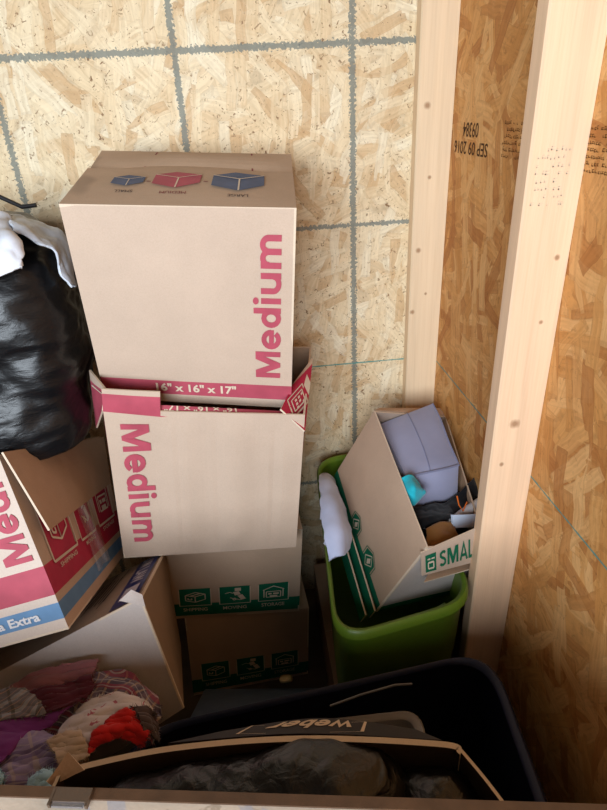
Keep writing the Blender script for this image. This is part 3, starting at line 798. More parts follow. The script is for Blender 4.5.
def stripes(cols, ang=0, axes=(0, 1)):
    def pat(nt, tc, base):
        c_ = base
        for k, (sc_, w, col, dr) in enumerate(cols):
            wn = N(nt, 'ShaderNodeTexNoise', i_Scale=9, i_Detail=2); L(nt, tc.outputs['Object'], wn.inputs['Vector'])
            wa = N(nt, 'ShaderNodeVectorMath', operation='MULTIPLY_ADD'); L(nt, wn.outputs['Color'], wa.inputs[0]); wa.inputs[1].default_value = (.09, .09, .09); L(nt, tc.outputs['Object'], wa.inputs[2])
            mp = N(nt, 'ShaderNodeMapping'); L(nt, wa.outputs[0], mp.inputs['Vector']); mp.inputs['Rotation'].default_value = (0, 0, ang+dr)
            sp_ = N(nt, 'ShaderNodeSeparateXYZ'); L(nt, mp.outputs[0], sp_.inputs[0])
            fr_ = math_(nt, 'FRACT', math_(nt, 'MULTIPLY_ADD', sp_.outputs[0], sc_, .13*k))
            on = math_(nt, 'LESS_THAN', fr_, w)
            c_ = mixc(nt, math_(nt, 'MULTIPLY', on, .7), c_, col)
        return c_
    return pat
def blotch(col, sc_, lo, amt=.8):
    def pat(nt, tc, base):
        n = N(nt, 'ShaderNodeTexNoise', i_Scale=sc_, i_Detail=3, i_Distortion=1.5); L(nt, tc.outputs['Object'], n.inputs['Vector'])
        k = ramp(nt, n.outputs['Fac'], [(lo, (0, 0, 0)), (lo+.02, (1, 1, 1))])
        return mixc(nt, math_(nt, 'MULTIPLY', k, amt), base, col)
    return pat
f_white = fabric('white_cotton', (.66, .68, .74))
f_white2 = fabric('white_plastic_film', (.60, .64, .72), .5)
f_navy = fabric('navy_cloth', g('30385a'))
f_brown = fabric('dark_brown_cloth', g('3c2a22'))
# cloths lying over the bag
cloth('white_cloth', [[P(-40, 214, y=1.14), P(-20, 212, y=1.14), P(5, 213, y=1.13), P(14, 222, y=1.12)], [P(-40, 240, y=1.0), P(-15, 240, y=1.0), P(8, 238, y=1.0), P(20, 250, y=1.01)],
      [P(-40, 290, y=.97), P(-15, 285, y=.965), P(4, 275, y=.965), P(22, 268, y=.975)]], f_white, 'crumpled white cotton cloth hanging at the left edge over the black bag', 'cloth', .010, 16, 2, n=36)
cloth('white_cloth', [[P(6, 214, y=1.22), P(26, 217, y=1.20), P(48, 226, y=1.18), P(62, 230, y=1.17), P(71, 250, y=1.16), P(76, 284, y=1.13)],
      [P(10, 222, y=1.10), P(26, 228, y=1.08), P(44, 240, y=1.08), P(54, 246, y=1.09), P(62, 264, y=1.09), P(74, 286, y=1.10)],
      [P(13, 232, y=1.055), P(26, 238, y=1.05), P(40, 246, y=1.05), P(52, 252, y=1.06), P(59, 270, y=1.07), P(72, 289, y=1.08)]],
      f_white2, 'thin white cloth draped down the right shoulder of the black bag', 'cloth', .007, 22, 5, n=36)
blob('navy_bundle', (-.93, 1.345, 1.47), (.22, .11, .13), f_navy, None, 9, .02, sub_=4)
tag(bpy.data.objects['navy_bundle'], 'navy blue fabric bundle behind the black bag at the left edge', 'bundle')
mb = MB()
strapm = simple('black_strap', (.02, .018, .02), .6)
mb.tube([P(-40, 182, y=1.4935), P(0, 197, y=1.4935), P(22, 207, y=1.4935), P(36, 205, y=1.4935)], .005, strapm)
tag(mb.build('strap', smooth=True), 'thin black strap against the back wall above the black bag', 'strap')
# ================================================================== green tote and contents
def path_round(pts, r, n=5):
    out = []; k = len(pts)
    for i in range(k):
        p0, p1, p2 = pts[i-1], pts[i], pts[(i+1) % k]
        a = (p0-p1).normalized(); b = (p2-p1).normalized()
        s0, s1 = p1+a*r, p1+b*r
        for j in range(n+1):
            t_ = j/n; out.append(s0*(1-t_)**2+p1*2*t_*(1-t_)+s1*t_*t_)
    return out
def tote(name, rim, floor_z, label, cat, mat, matin, shrink=.86, r=.07, w=.013, bow=0, matrim=None):
    cx = sum((p for p in rim), V(0, 0, 0))/4
    t = thing(name, (cx.x, cx.y, floor_z), label, cat)
    top = path_round(rim, r, 7)
    n = len(top)
    def ring(k, inset, zz=None):     # k=0 rim .. 1 floor
        out = []
        for p in top:
            d = V(p.x-cx.x, p.y-cx.y, 0); sc_ = (1-(1-shrink)*k)
            q = V(cx.x+d.x*sc_, cx.y+d.y*sc_, p.z+(floor_z-p.z)*k)
            dn = d.normalized()*inset
            out.append(q-dn)
        return out
    levels = [(0.02, 0), (.10, 0), (.12, .004), (.5, .004), (.52, .006), (.99, .006), (1.0, .02)]
    rings = [ring(k, i) for k, i in levels]
    mb = MB(); vs = [p for rg in rings for p in rg]
    fsx = [(a*n+j, (a+1)*n+j, (a+1)*n+(j+1) % n, a*n+(j+1) % n) for a in range(len(rings)-1) for j in range(n)]
    mb.raw(vs, fsx, mat); mb.poly(rings[-1], mat)
    ri = [ring(k, .008) for k in (0.0, .5, .97)]
    vs = [p for rg in ri for p in rg]
    mb.raw(vs, [(a*n+j, a*n+(j+1) % n, (a+1)*n+(j+1) % n, (a+1)*n+j) for a in range(2) for j in range(n)], matin); mb.poly(ri[-1][::-1], matin)
    mb.build('body', t, smooth=True)
    # rolled rim with a turned-down lip
    mb = MB(); prof = [(-.006, -.004), (-.002, .003), (w*.5, .006), (w, .001), (w+.002, -.013), (w-.002, -.015), (w-.003, -.006), (.002, -.006)]
    vs = []
    for p in top:
        d = V(p.x-cx.x, p.y-cx.y, 0).normalized()
        for (o_, z_) in prof: vs.append(p+d*(o_-.006)+V(0, 0, z_))
    m_ = len(prof)
    mb.raw(vs, [(j*m_+k, ((j+1) % n)*m_+k, ((j+1) % n)*m_+(k+1) % m_, j*m_+(k+1) % m_) for j in range(n) for k in range(m_)], matrim or mat)
    mb.build('rim', t, smooth=True)
    return t
lime = simple('lime_plastic', (.125, .225, .018), .38, spec=.5, bump=.15, scale=40)
limei = simple('lime_plastic_inner', (.125, .225, .018), .42, spec=.4)
z = .61
rim = [P(350, 640, z=z), V(.425, .765, z), V(.465, 1.44, z), V(.150, 1.43, z)]
rim = [V(.104, .765, z), V(.418, .825, z), V(.428, 1.44, z), V(.150, 1.43, z)]
gt = tote('storage_tote', rim, .215, 'lime green plastic storage tote holding the small open box, between the stack and the studs', 'tote', lime, limei, shrink=.94, r=.085)
mb = MB()       # grip inside the front rim
hp = [P(399, 625, y=.828), P(415, 621, y=.832), P(432, 615, y=.836), P(447, 606, y=.840)]
for dz in (0,): mb.tube(hp, .009, lime, 8)
mb.build('handle', gt, smooth=True)
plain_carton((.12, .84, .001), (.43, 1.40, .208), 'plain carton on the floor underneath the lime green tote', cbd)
# --- small box leaning in the tote
E0, F0, B0, A0 = P(376, 612, y=.93), P(334, 476, y=1.34), P(427, 548, y=.865), P(374, 411, y=1.235)
D0 = P(446, 416, y=1.36); 
G0 = P(476, 588, y=.965); C0 = P(487, 545, y=.918)
H0 = D0 + (F0-A0)*.9
t = thing('moving_box', (E0+H0)/2, 'open small brown moving box with green print leaning inside the lime green tote', 'box')
mb = MB(); sb_in = cardboard('kraft_inside_pale', (.44, .33, .26), .1)
left = bil((F0, E0, B0, A0), .004, .004, 5, 81)
mb.sheet(left, lin(21), lin(21, (.10,)), cb, .004, cbin, edge, cell=lambda u, v: inkg if v < .10 else None)
front = bil((E0, G0, C0, B0), -.006, .004, 5, 82)
mb.sheet(front, lin(13), lin(13, (.085,)), greige, .004, cbin, edge, cell=lambda u, v: inkg if v < .085 else None)
back = bil((H0, F0, A0, D0), .0, .003, 5, 83)
mb.sheet(back, lin(9), lin(9), cb, .004, sb_in, edge)
right = bil((G0, H0, D0, C0), .0, .003, 5, 84)
mb.sheet(right, lin(13), lin(9), cb, .004, cbin, edge)
bot = bil((F0, H0, G0, E0), 0, .002, 5, 85); mb.sheet(bot, lin(7), lin(7), cb, .004, cbd, edge)
# hexagonal marks on the left panel, near the bottom edge
for cu_, r_ in ((.73, .075), (.47, .07)):
    hexa = [(cu_+r_*math.cos(math.radians(a))*1.0, .16+r_*1.35*math.sin(math.radians(a))) for a in range(30, 390, 60)]
    put_poly(mb, left, hexa, inkg, eps=.0013)
    hx = [(cu_+(x-cu_)*1.18, .16+(y-.16)*1.18) for x, y in hexa]
    put_line(mb, left, hx, .006, inkg, closed=True, eps=.0013)
    sq = [(cu_-r_*.62, .16-r_*.2), (cu_-r_*.1, .16-r_*1.1), (cu_+r_*.62, .16+r_*.1), (cu_+r_*.1, .16+r_*1.05)]
    put_line(mb, left, sq, .007, edge, closed=True, eps=.0019)
    put_poly(mb, left, [(cu_+(x-cu_)*.45+.004, .16+(y-.16)*.6) for x, y in sq], edge, eps=.0019)
mb.build('body', t)
mb = MB()     # front flap folded up with the size printed on it
dv = V(0, -.012, .004)
q = [P(422, 576, y=.872), P(482, 560, y=.905), P(482, 526, y=.90), P(421, 553, y=.862)]
ff = bil(q, .001, .001, 9, 3)
mb.sheet(ff, lin(9), lin(7), cbp, .003, cbin, edge)
rsq = (.06, .12, .23, .82)
put_poly(mb, ff, [(0, 0), (1, 0), (1, 1), (0, 1)], inkg, rsq)
put_line(mb, ff, [(.25, .2), (.75, .2), (.75, .55), (.25, .55)], .10, edge, rsq, closed=True); put_line(mb, ff, [(.2, .75), (.45, .75)], .08, edge, rsq); put_line(mb, ff, [(.55, .75), (.85, .75)], .08, edge, rsq)
bold_word(mb, ff, 'SMALL', (.28, .20, .98, .78), inkg, 0, .0015, .16)
mb.build('front_flap', t)
mb = MB()     # inner fold of the front panel behind it
q = [P(424, 582, y=.88), P(480, 566, y=.91), P(470, 560, y=.935), P(428, 574, y=.90)]
mb.sheet(bil(q, .001), lin(5), lin(5), cbin, .003, cbin, edge); mb.build('inner_flap', t)
mb = MB()     # a back flap
q = [A0+V(.0, .004, 0), D0+V(0, .004, 0), P(440, 408, y=1.385), P(380, 408, y=1.275)]
mb.sheet(bil(q, .001, .001), lin(7), lin(4), cb, .003, sb_in, edge); mb.build('back_flap', t)
# --- flattened carton beside it
t = thing('folded_carton', P(350, 610, y=1.0)+V(0, 0, -.15), 'folded flat carton with a green band standing between the tote wall and the small box', 'box')
for kk, (dx, dz) in enumerate(((-.018, -.012), (-.040, -.022))):
    off = V(dx, -.004, dz); mb = MB()
    s0_ = F0+(E0-F0)*.45; q = [s0_+off, E0+off, E0+off+(B0-E0)*.12, s0_+off+(A0-F0)*.12]
    mb.sheet(bil(q, .001, .002, 6, 4), lin(11), lin(9, (.25,)), cb, .004, cb, edge, cell=lambda u, v: inkg)
    mb.build('panel', t)
# --- grey lavender soft bag
f_lav = fabric('lavender_grey_fabric', (.30, .30, .42), .75, 500, .06)
f_lavd = fabric('lavender_piping', (.20, .20, .30), .75, 500, .06)
def soft_box(name, c8, mat, label, cat, amp=.004, parent=None, seed=0, puff=.02, n=18):
    mb = MB(); f6 = faces(c8)
    cen = sum(c8.values(), V(0, 0, 0))/8
    t = thing(name, (cen.x, cen.y, min(p.z for p in c8.values())), label, cat) if parent is None else parent
    fns = {}
    for k, nm in enumerate(f6):
        a_, b2, d_, e_ = f6[nm]
        def fn(u, v, a_=a_, b2=b2, d_=d_, e_=e_):
            p = a_*(1-u)*(1-v)+b2*u*(1-v)+d_*u*v+e_*(1-u)*v
            nn = (b2-a_).cross(e_-a_).normalized()
            w = math.sin(math.pi*min(max(u, 0), 1))*math.sin(math.pi*min(max(v, 0), 1))
            return p+nn*(puff*w**.6 if w > 0 else 0)+Vector((noise.noise(p*9+V(seed, 0, 0)), noise.noise(p*9+V(0, seed, 5)), noise.noise(p*9+V(3, 0, seed))))*amp
        mb.sheet(fn, lin(n), lin(n), mat); fns[nm] = fn
    o = mb.build('body', t, smooth=True)
    for md in list(o.modifiers): o.modifiers.remove(md)
    return t, fns
lb = {}
lb[0,0,1] = P(408, 478, y=1.06); lb[1,0,1] = P(459, 465, y=1.10); lb[1,1,1] = P(432, 403, y=1.30); lb[0,1,1] = P(379, 424, y=1.25)
dwn = V(.02, .05, -.0)
lb[0,0,0] = P(405, 517, y=1.06); lb[1,0,0] = P(458, 497, y=1.10)
lb[0,1,0] = lb[0,1,1]+(lb[0,0,0]-lb[0,0,1])*1.1; lb[1,1,0] = lb[1,1,1]+(lb[1,0,0]-lb[1,0,1])*1.1
t, fns = soft_box('soft_bag', lb, f_lav, 'lavender grey fabric bag with seams lying in the small open box', 'bag', .005, puff=.010, seed=2)
mb = MB(); tf, ff_ = fns['top'], fns['front']
mb.tube([tf(x/14, 0)+V(0, -.001, .001) for x in range(15)], .0028, f_lavd, 6)
mb.tube([tf(1, x/14)+V(.001, 0, 0) for x in range(15)], .0022, f_lavd, 6)
mb.build('piping', t, smooth=True)
mb = MB(); mb.tube([tf(.42+.10*x/14, x/14)+V(0, -.0005, .0005) for x in range(15)], .0016, f_lavd, 6)
mb.build('seam', t, smooth=True)
# --- cyan cloth, black clothes, papers and the like in the small box
f_cyan = fabric('cyan_fabric', (.015, .42, .52), .7)
cloth('cyan_cloth', [[P(400, 478, y=1.04), P(410, 475, y=1.045), P(417, 480, y=1.04)], [P(402, 492, y=1.02), P(414, 488, y=1.0), P(425, 491, y=1.02)], [P(407, 503, y=1.0), P(414, 505, y=1.0), P(424, 494, y=1.03)]],
      f_cyan, 'bright cyan cloth tucked beside the lavender grey bag', 'cloth', .006, 18, 4, n=20)
f_black = fabric('black_fabric', (.006, .006, .008), .7)
blob('black_clothing', (.37, 1.075, .615), (.11, .12, .035), f_black, None, 4, .018, sub_=5, stretch=(1, 1, 1))
tag(bpy.data.objects['black_clothing'], 'heap of black clothing in the small open box under the grey bag', 'clothing')
cloth('black_cloth', [[P(408, 512, y=1.03), P(428, 505, y=1.05), P(446, 503, y=1.06), P(474, 478, y=1.12)], [P(412, 524, y=1.0), P(430, 516, y=1.0), P(452, 512, y=1.03), P(478, 500, y=1.08)], [P(418, 530, y=.98), P(436, 527, y=.98), P(456, 518, y=1.0), P(478, 515, y=1.03)]],
      f_black, 'folded black cloth on top of the clothing in the small open box', 'cloth', .010, 20, 8, n=30)
f_org = fabric('orange_brown_fabric', (.30, .13, .03), .7)
cloth('orange_cloth', [[P(426, 530, y=.96), P(440, 522, y=.98), P(452, 522, y=.98)], [P(427, 545, y=.92), P(440, 540, y=.93), P(456, 532, y=.95)], [P(430, 556, y=.90), P(445, 550, y=.91), P(462, 545, y=.93)]],
      f_org, 'orange brown cloth just behind the small printed flap', 'cloth', .006, 18, 3, n=18)
paperm = simple('white_paper', (.62, .70, .85), .6)
def paper(pts, label, th=.008, name='paper_stack'):
    mb = MB(); mb.sheet(bil(pts, .002), lin(6), lin(6), paperm, th, paperm, paperm); tag(mb.build(name), label, 'paper')
paper([P(454, 528, y=.965), P(482, 527, y=.99), P(482, 514, y=1.0), P(453, 515, y=.98)], 'pale blue white stack of papers beside the near stud')
rollm = simple('white_roll_paper', (.70, .72, .76), .6)
mb = MB(); mb.tube([P(447, 527, y=.985), P(462, 515, y=1.02), P(484, 500, y=1.06)], .013, rollm, 12); tag(mb.build('paper_roll', smooth=True), 'rolled white paper lying behind the stack of papers', 'paper')
orange = simple('orange_cord', (.75, .16, .02), .5)
mb = MB(); mb.tube([P(457, 496, y=1.04), P(459, 505, y=1.02), P(463, 511, y=1.01), P(467, 502, y=1.03)], .0018, orange, 6); tag(mb.build('twine', smooth=True), 'thin orange cord loop on the black cloth in the small box', 'cord')
# white towel against the left wall of the tote
f_tow = fabric('white_cotton_sky_tint', (.56, .62, .84))  # white cotton with the blue of the sky light put into its colour
cloth('white_towel', [[P(319, 478, y=1.30), P(325, 476, y=1.32), P(332, 482, y=1.32)], [P(322, 505, y=1.14), P(332, 498, y=1.16), P(341, 508, y=1.20)], [P(326, 535, y=1.03), P(337, 525, y=1.05), P(348, 530, y=1.10)],
      [P(331, 560, y=.98), P(339, 556, y=.98), P(347, 548, y=1.04)]], f_tow, 'folded white towel stuffed down the left side of the lime green tote', 'towel', .006, 14, 5, n=26, th=.012)
# ================================================================== foreground
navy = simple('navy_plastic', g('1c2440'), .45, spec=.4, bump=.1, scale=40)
navyi = simple('navy_plastic_shade', g('0e1222'), .5, spec=.3)  # same plastic darkened to stand for shade inside the tote
zr = .56
rimn = [V(-.34, .34, zr), V(.375, .30, zr), V(.415, .735, zr), V(-.30, .66, zr)]
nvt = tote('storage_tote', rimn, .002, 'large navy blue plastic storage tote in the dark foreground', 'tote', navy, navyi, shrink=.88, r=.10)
slate = simple('slate_plastic', g('5d6c80'), .5, var=.1)
mb = MB()
q = [P(186, 726, y=.80), P(330, 700, y=.86), P(322, 688, y=1.03), P(205, 689, y=1.03)]
t = thing('storage_lid', (q[0]+q[2])/2, 'slate grey plastic bin lid lying between the navy tote and the lowest box', 'tray')  # bin lid modelled as one bare panel
mb.sheet(bil(q, .006, .004, 6, 2), lin(12), lin(8), slate, .006, slate, slate); mb.build('panel', t)
gold = simple('gold_foil', (.75, .55, .28), .25, metal=.8, bump=.6, scale=80)
blob('gold_wrapper', P(286, 679, y=1.02), (.018, .012, .007), gold, None, 3, .006, sub_=3); tag(bpy.data.objects['gold_wrapper'], 'crumpled shiny gold wrapper beside the lowest stacked box', 'wrapper')
# clear lidded container in the navy tote
clearp = simple('clear_plastic', (.55, .52, .50), .25, spec=.6)
clearp.node_tree.nodes['Principled BSDF'].inputs['Alpha'].default_value = .45
zc = .60
rimc = [V(.03, .47, zc), V(.215, .45, zc), P(418, 711, z=zc), P(300, 724, z=zc)]
cc_ = tote('clear_container', rimc, .47, 'clear plastic container with a ribbed rim inside the navy tote', 'container', clearp, clearp, shrink=.92, r=.035, w=.010)
mb = MB(); 
wirem = simple('grey_wire', (.12, .12, .13), .4)
mb.tube([P(330, 706, y=.63), P(360, 695, y=.64), P(395, 685, y=.65), P(412, 684, y=.655)], .0022, wirem, 6); tag(mb.build('wire', smooth=True), 'thin grey wire curving across the navy tote', 'wire')
# open carton with dark printed flap
ZW = .715
bl_, br_ = P(168, 747, z=ZW), P(462, 750, z=ZW)
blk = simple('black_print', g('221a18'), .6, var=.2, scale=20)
Ws = [P(60, 769, z=ZW), P(168, 746, z=ZW), P(300, 735.5, z=ZW), P(440, 741, z=ZW), P(463, 750, z=ZW+.0)]
t = thing('printed_carton', (0, .44, .47), 'open carton with dark printed flap and upside-down lettering in the foreground', 'box')
def polyl(lst, u):
    k = len(lst)-1; x = min(max(u, 0), 1)*k; i = min(int(x), k-1); f_ = x-i
    p0, p1, p2, p3 = lst[max(i-1, 0)], lst[i], lst[i+1], lst[min(i+2, k)]
    return .5*((2*p1)+(p2-p0)*f_+(2*p0-5*p1+4*p2-p3)*f_*f_+(3*p1-p0-3*p2+p3)*f_**3)
mb = MB()
inw = cardboard('kraft_inside_shade', (.045, .028, .018), .1)  # kraft darkened to stand for shade inside the carton
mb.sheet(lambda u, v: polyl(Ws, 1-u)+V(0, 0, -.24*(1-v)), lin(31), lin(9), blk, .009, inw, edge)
rs_ = [Ws[-1], P(485, 776, z=ZW), P(508, 806, z=ZW)]
mb.sheet(lambda u, v: polyl(rs_, 1-u)+V(0, 0, -.24*(1-v)), lin(9), lin(6), cb, .005, inw, edge)
ls_ = [Ws[0], P(52, 786, z=ZW), P(40, 806, z=ZW)]
mb.sheet(lambda u, v: polyl(ls_, u)+V(0, 0, -.24*(1-v)), lin(9), lin(6), cb, .005, inw, edge)
fw_ = [ls_[-1], rs_[-1]]
mb.sheet(lambda u, v: polyl(fw_, u)+V(0, 0, -.24*(1-v)), lin(9), lin(6), cb, .005, inw, edge)
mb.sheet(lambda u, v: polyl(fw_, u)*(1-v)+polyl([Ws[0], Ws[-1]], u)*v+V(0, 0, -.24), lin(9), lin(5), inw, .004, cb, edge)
mb.build('body', t)
mb = MB()      # the folded back flap
f1 = [P(168, 743, z=ZW-.001), P(300, 733.5, z=ZW-.001), P(442, 740, z=ZW-.001)]
f2 = [P(222, 731, z=ZW-.010), P(320, 718, z=ZW-.010), P(415, 729, z=ZW-.010)]
ffl = lambda u, v: polyl(f1, u)*(1-v)+polyl(f2, u)*v
mb.sheet(ffl, lin(25), lin(7), blk, .004, cbin, blk)
bold_word(mb, ffl, 'weber', (.32, .34, .66, .86), edge, 2, .001, .2)
put_line(mb, ffl, [(.26, .22), (.70, .22), (.715, .95), (.20, .95)], .012, edge, eps=.001, closed=True)
mb.build('printed_flap', t)
mb = MB()
q = [P(52, 786, z=ZW-.01), P(84, 770, z=ZW+.003), P(68, 752, z=ZW+.012), P(47, 782, z=ZW+.0)]
mb.sheet(bil(q, .001), lin(5), lin(5), cb, .004, cb, edge); mb.build('corner_flap', t)
bp2 = simple('dark_bag_plastic', (.006, .005, .005), .3, spec=.6); crumple_mat(bp2, 12, 45, .8, .008)
blob('black_plastic_bag', (-.09, .460, .662), (.235, .055, .045), bp2, None, 6, .026, sub_=6, stretch=(1, 1, 1)); tag(bpy.data.objects['black_plastic_bag'], 'crumpled black plastic bag inside the open printed carton', 'bag')
blob('black_plastic_bag', (.195, .425, .64), (.05, .045, .045), bp2, None, 16, .025, sub_=5, stretch=(1, 1, 1)); tag(bpy.data.objects['black_plastic_bag.001'], 'smaller dark plastic bag at the right end of the open printed carton', 'bag')
mb = MB(); pc = P(312, 789, z=.68)
blob('plastic_scrap', pc, (.007, .007, .011), orange, None, 2, .001, sub_=3); tag(bpy.data.objects['plastic_scrap'], 'tiny orange scrap among the black plastic in the printed carton', 'scrap')
# ---- clothes pile
pur = fabric('purple_satin', (.20, .035, .22), .45)
mau = fabric('mauve_lining', (.30, .12, .14), .8)
plaid = fabric('plaid_flannel', (.22, .17, .24), .9, pattern=stripes([(22, .35, (.10, .09, .16), 0), (60, .22, (.55, .42, .30), 0), (26, .3, (.35, .06, .12), 1.57), (70, .15, (.55, .55, .62), 1.57)], .5))
lplaid = fabric('lavender_plaid', (.32, .27, .46), .9, pattern=stripes([(26, .16, (.50, .42, .42), 0), (20, .3, (.14, .10, .24), 1.57), (64, .15, (.45, .4, .5), 1.57)], -.35))
fwp = fabric('white_printed_cotton', (.72, .66, .67), .9, pattern=blotch((.45, .03, .10), 34, .60))
fred = fabric('red_knit', (.62, .02, .02), .85, var=.25)
flb = fabric('light_blue_lace', (.42, .70, .85), .9, pattern=blotch((.10, .25, .38), 60, .58, .6))
fdk = fabric('dark_patterned_cloth', (.10, .07, .07), .9, pattern=blotch((.45, .36, .30), 30, .6, .8))
ftan = fabric('cream_cotton', (.60, .47, .36), .9)
def cz(rows, dy=0):
    return [[P(u, v, z=z_) for (u, v, z_) in row] for row in rows]
def garment(name, rows, mat, label, amp=.008, freq=14, seed=0, n=46, th=.004, fringe=170, fm=None):
    return cloth(name, cz(rows), mat, label, 'clothing', amp*1.2, freq*1.15, seed, n, th, stretch=(.8, 2.2, 1), fringe=fringe, fringe_mat=fm)
garment('plaid_shirt', [[(-30, 705, .60), (30, 690, .62), (90, 672, .62), (135, 672, .60), (162, 712, .55)], [(-30, 740, .60), (30, 722, .62), (90, 700, .62), (130, 690, .61), (158, 722, .55)], [(-30, 775, .57), (30, 760, .59), (90, 730, .60), (130, 715, .58), (152, 730, .55)]],
        plaid, 'muted red and grey plaid flannel shirt at the back of the clothes pile', .010, 13, 3)
garment('mauve_garment', [[(0, 698, .635), (25, 676, .645), (60, 664, .65), (98, 659, .65)], [(14, 706, .635), (40, 692, .645), (70, 682, .645), (92, 680, .64)], [(30, 712, .63), (50, 708, .635), (70, 704, .635), (86, 694, .63)]],
        mau, 'mauve brown cloth with frayed hem on the clothes pile', .006, 16, 5)
garment('maroon_garment', [[(20, 696, .652), (50, 688, .655), (74, 680, .655), (92, 676, .652)], [(32, 706, .650), (54, 700, .652), (76, 692, .652), (94, 686, .65)], [(44, 714, .645), (60, 710, .648), (78, 702, .648), (90, 694, .645)]],
        fabric('maroon_cloth', (.10, .018, .035), .8), 'dark maroon cloth with frayed edge between the mauve and purple pieces', .007, 16, 25)
garment('grey_plaid_cloth', [[(-30, 694, .648), (0, 692, .65), (22, 690, .652), (40, 700, .652)], [(-30, 706, .65), (0, 704, .652), (24, 702, .655), (44, 710, .652)], [(-30, 722, .645), (0, 720, .648), (24, 716, .65), (42, 716, .648)]],
        fabric('grey_plaid', (.20, .19, .21), .9, pattern=stripes([(30, .3, (.42, .45, .50), .8), (44, .25, (.10, .10, .09), 2.3), (80, .12, (.55, .35, .25), .8)], .2)), 'grey and pale blue plaid cloth above the purple garment', .007, 16, 27)
garment('purple_garment', [[(-30, 712, .635), (10, 714, .64), (50, 706, .64), (82, 696, .635)], [(-30, 740, .64), (5, 735, .645), (40, 722, .64), (66, 712, .64)], [(-30, 772, .64), (0, 764, .645), (18, 742, .64), (48, 728, .635)]],
        pur, 'shiny purple garment at the left of the clothes pile', .006, 12, 7)
garment('lavender_plaid_shirt', [[(-30, 790, .62), (10, 752, .64), (36, 728, .64), (54, 736, .635)], [(-30, 800, .62), (10, 776, .64), (40, 752, .64), (62, 752, .63)], [(-30, 812, .60), (12, 800, .62), (42, 786, .62), (62, 766, .62)]],
        lplaid, 'lavender striped plaid shirt in front of the purple garment', .008, 14, 9)
garment('white_printed_shirt', [[(76, 712, .63), (96, 698, .64), (124, 694, .64), (148, 704, .63), (158, 728, .60)], [(56, 742, .635), (80, 722, .645), (112, 708, .65), (140, 712, .64), (154, 736, .605)], [(62, 760, .63), (84, 748, .64), (104, 732, .645), (132, 728, .64), (152, 744, .60)]],
        fwp, 'cream white shirt with small red print on the clothes pile', .007, 16, 11)
garment('red_garment', [[(98, 728, .655), (114, 712, .66), (130, 709, .66), (146, 722, .64)], [(90, 742, .655), (108, 728, .66), (128, 724, .655), (146, 736, .63)], [(88, 754, .65), (104, 742, .65), (122, 738, .645), (145, 748, .62)]],
        fred, 'bright red knitted garment on the white shirt', .010, 20, 13)
garment('dark_patterned_garment', [[(106, 742, .655), (120, 728, .655), (134, 728, .65), (150, 712, .63)], [(100, 752, .65), (116, 742, .65), (134, 740, .645), (152, 728, .62)], [(96, 760, .65), (112, 754, .65), (132, 750, .64), (158, 744, .60)]],
        fdk, 'dark patterned cloth folded under the red garment', .008, 22, 15) if False else None
garment('dark_patterned_garment', [[(134, 706, .652), (144, 706, .648), (154, 712, .64)], [(138, 716, .648), (148, 718, .64), (157, 726, .62)], [(142, 730, .64), (150, 734, .63), (158, 742, .60)]],
        fdk, 'small black and cream patterned cloth at the right end of the clothes pile', .005, 22, 15)
garment('cream_garment', [[(48, 742, .652), (66, 734, .655), (80, 730, .655)], [(56, 756, .652), (72, 748, .655), (86, 744, .655)], [(62, 772, .64), (76, 764, .645), (88, 756, .65)]],
        ftan, 'cream cotton garment below the white printed shirt', .006, 18, 17)
garment('light_blue_lace_garment', [[(28, 782, .65), (40, 772, .655), (52, 770, .655)], [(26, 792, .65), (38, 784, .655), (52, 780, .655)], [(24, 802, .64), (38, 798, .65), (52, 794, .65)]],
        flb, 'light blue lace garment peeping over the trunk edge', .006, 24, 19)
garment('light_blue_garment', [[(-30, 768, .655), (-10, 768, .655), (3, 772, .655)], [(-30, 780, .655), (-10, 778, .66), (4, 780, .655)], [(-30, 795, .65), (-10, 792, .65), (3, 790, .65)]],
        flb, 'light blue garment at the bottom left corner of the clothes pile', .005, 24, 21)
plain_carton((-.80, .36, .001), (-.37, .63, .55), 'plain carton on the floor holding up the clothes pile', cbd)
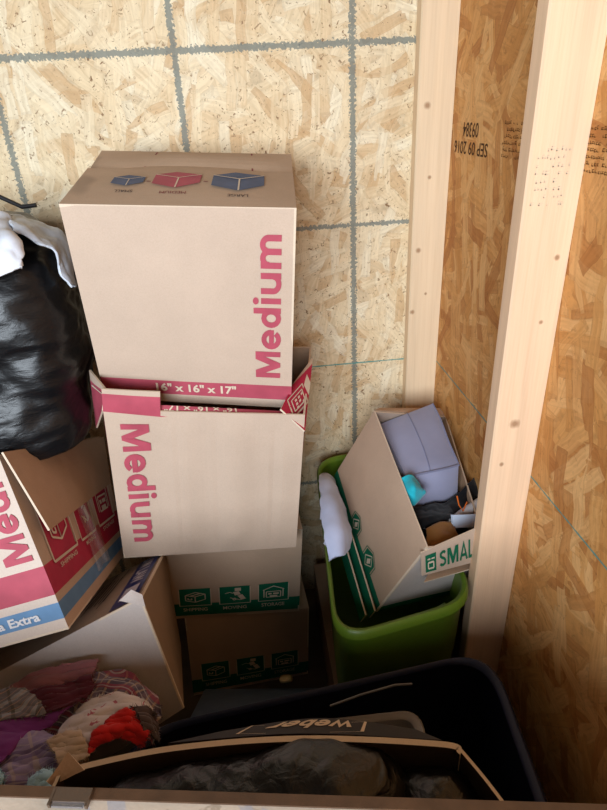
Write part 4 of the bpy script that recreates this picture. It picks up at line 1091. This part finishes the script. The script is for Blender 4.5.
# ---- trunk at the photographer's edge
zt = .88
e0, e1 = P(-560, 767.4, z=zt), P(760, 810, z=zt)  # trunk lengthened beyond the view to block low doorway light
dirx = (e1-e0).normalized(); nrm_ = V(0, 0, 1).cross(dirx).normalized()   # points to the room
if nrm_.y < 0: nrm_ = -nrm_
t = thing('trunk', ((e0+e1)/2-nrm_*.2)*1.0-V(0, 0, zt), 'pale printed trunk with brown edging and a metal latch at the bottom edge', 'trunk')
def printed(nt, tc, base):
    c_ = blotch((.30, .22, .15), 16, .60, .6)(nt, tc, base)
    return blotch((.30, .33, .42), 9, .63, .5)(nt, tc, c_)
trm = fabric('printed_canvas', (.56, .46, .36), .7, 200, .12, printed)
lea = simple('brown_edging', g('4e3624'), .5, var=.2, scale=30, bump=.2)
mb = MB()
def slab(mb, s0, s1, n0, n1, z0, z1, mat):
    c_ = [e0+dirx*s0, e0+dirx*s1]
    vs = [V(p.x, p.y, 0)-nrm_*nn+V(0, 0, zz) for p in c_ for nn in (n0, n1) for zz in (z0, z1)]
    mb.raw(vs, [(0, 1, 3, 2), (4, 6, 7, 5), (0, 4, 5, 1), (2, 3, 7, 6), (0, 2, 6, 4), (1, 5, 7, 3)], mat)
LN = (e1-e0).length
slab(mb, 0, LN, .006, .38, .002, zt-.09, trm); mb.build('body', t)
mb = MB(); slab(mb, 0, LN, .004, .38, zt-.085, zt-.001, trm); mb.build('lid', t)
mb = MB(); slab(mb, -.003, LN+.003, 0, .012, zt-.02, zt+.002, lea); slab(mb, -.003, LN+.003, 0, .004, zt-.10, zt-.08, lea); mb.build('edging', t)
steel = simple('worn_metal', (.45, .45, .50), .35, metal=.9, bump=.3, scale=50)
brz = simple('bronze_metal', (.20, .14, .10), .4, metal=.7, bump=.2, scale=50)
la = P(76, 790, z=zt); s_ = (la-e0).dot(dirx)
mb = MB(); slab(mb, s_-.021, s_+.021, .0035, .018, zt+.0025, zt+.008, brz); mb.build('latch', t)
lt = bpy.data.objects['latch']
mb = MB(); slab(mb, s_-.019, s_+.017, .0155, .0225, zt+.0025, zt+.006, steel); slab(mb, s_-.023, s_-.020, .004, .023, zt+.0025, zt+.009, brz); slab(mb, s_+.020, s_+.023, .004, .023, zt+.0025, zt+.009, brz)
mb.build('hasp', t)
# ================================================================== light
w = bpy.data.worlds.new('world'); S.world = w; w.use_nodes = True
bg = w.node_tree.nodes['Background']; bg.inputs[0].default_value = (.75, .87, 1, 1); bg.inputs[1].default_value = .03
def area(name, loc, target, sx, sy, power, col):
    ld = bpy.data.lights.new(name, 'AREA'); ld.shape = 'RECTANGLE'; ld.size = sx; ld.size_y = sy; ld.energy = power; ld.color = col
    o = bpy.data.objects.new(name, ld); COL.objects.link(o); o.location = loc
    o.rotation_euler = (Vector(target)-Vector(loc)).to_track_quat('-Z', 'Y').to_euler(); ld.spread = math.radians(130); return o
area('doorway_daylight', (-.6, -1.25, 1.66), (-.1, 1.5, 1.50), 1.3, 1.0, 50, (.82, .91, 1))
S.view_settings.view_transform = 'Standard'; S.view_settings.look = 'None'; S.view_settings.exposure = 0.0; S.view_settings.gamma = 1
S.view_settings.use_curve_mapping = False
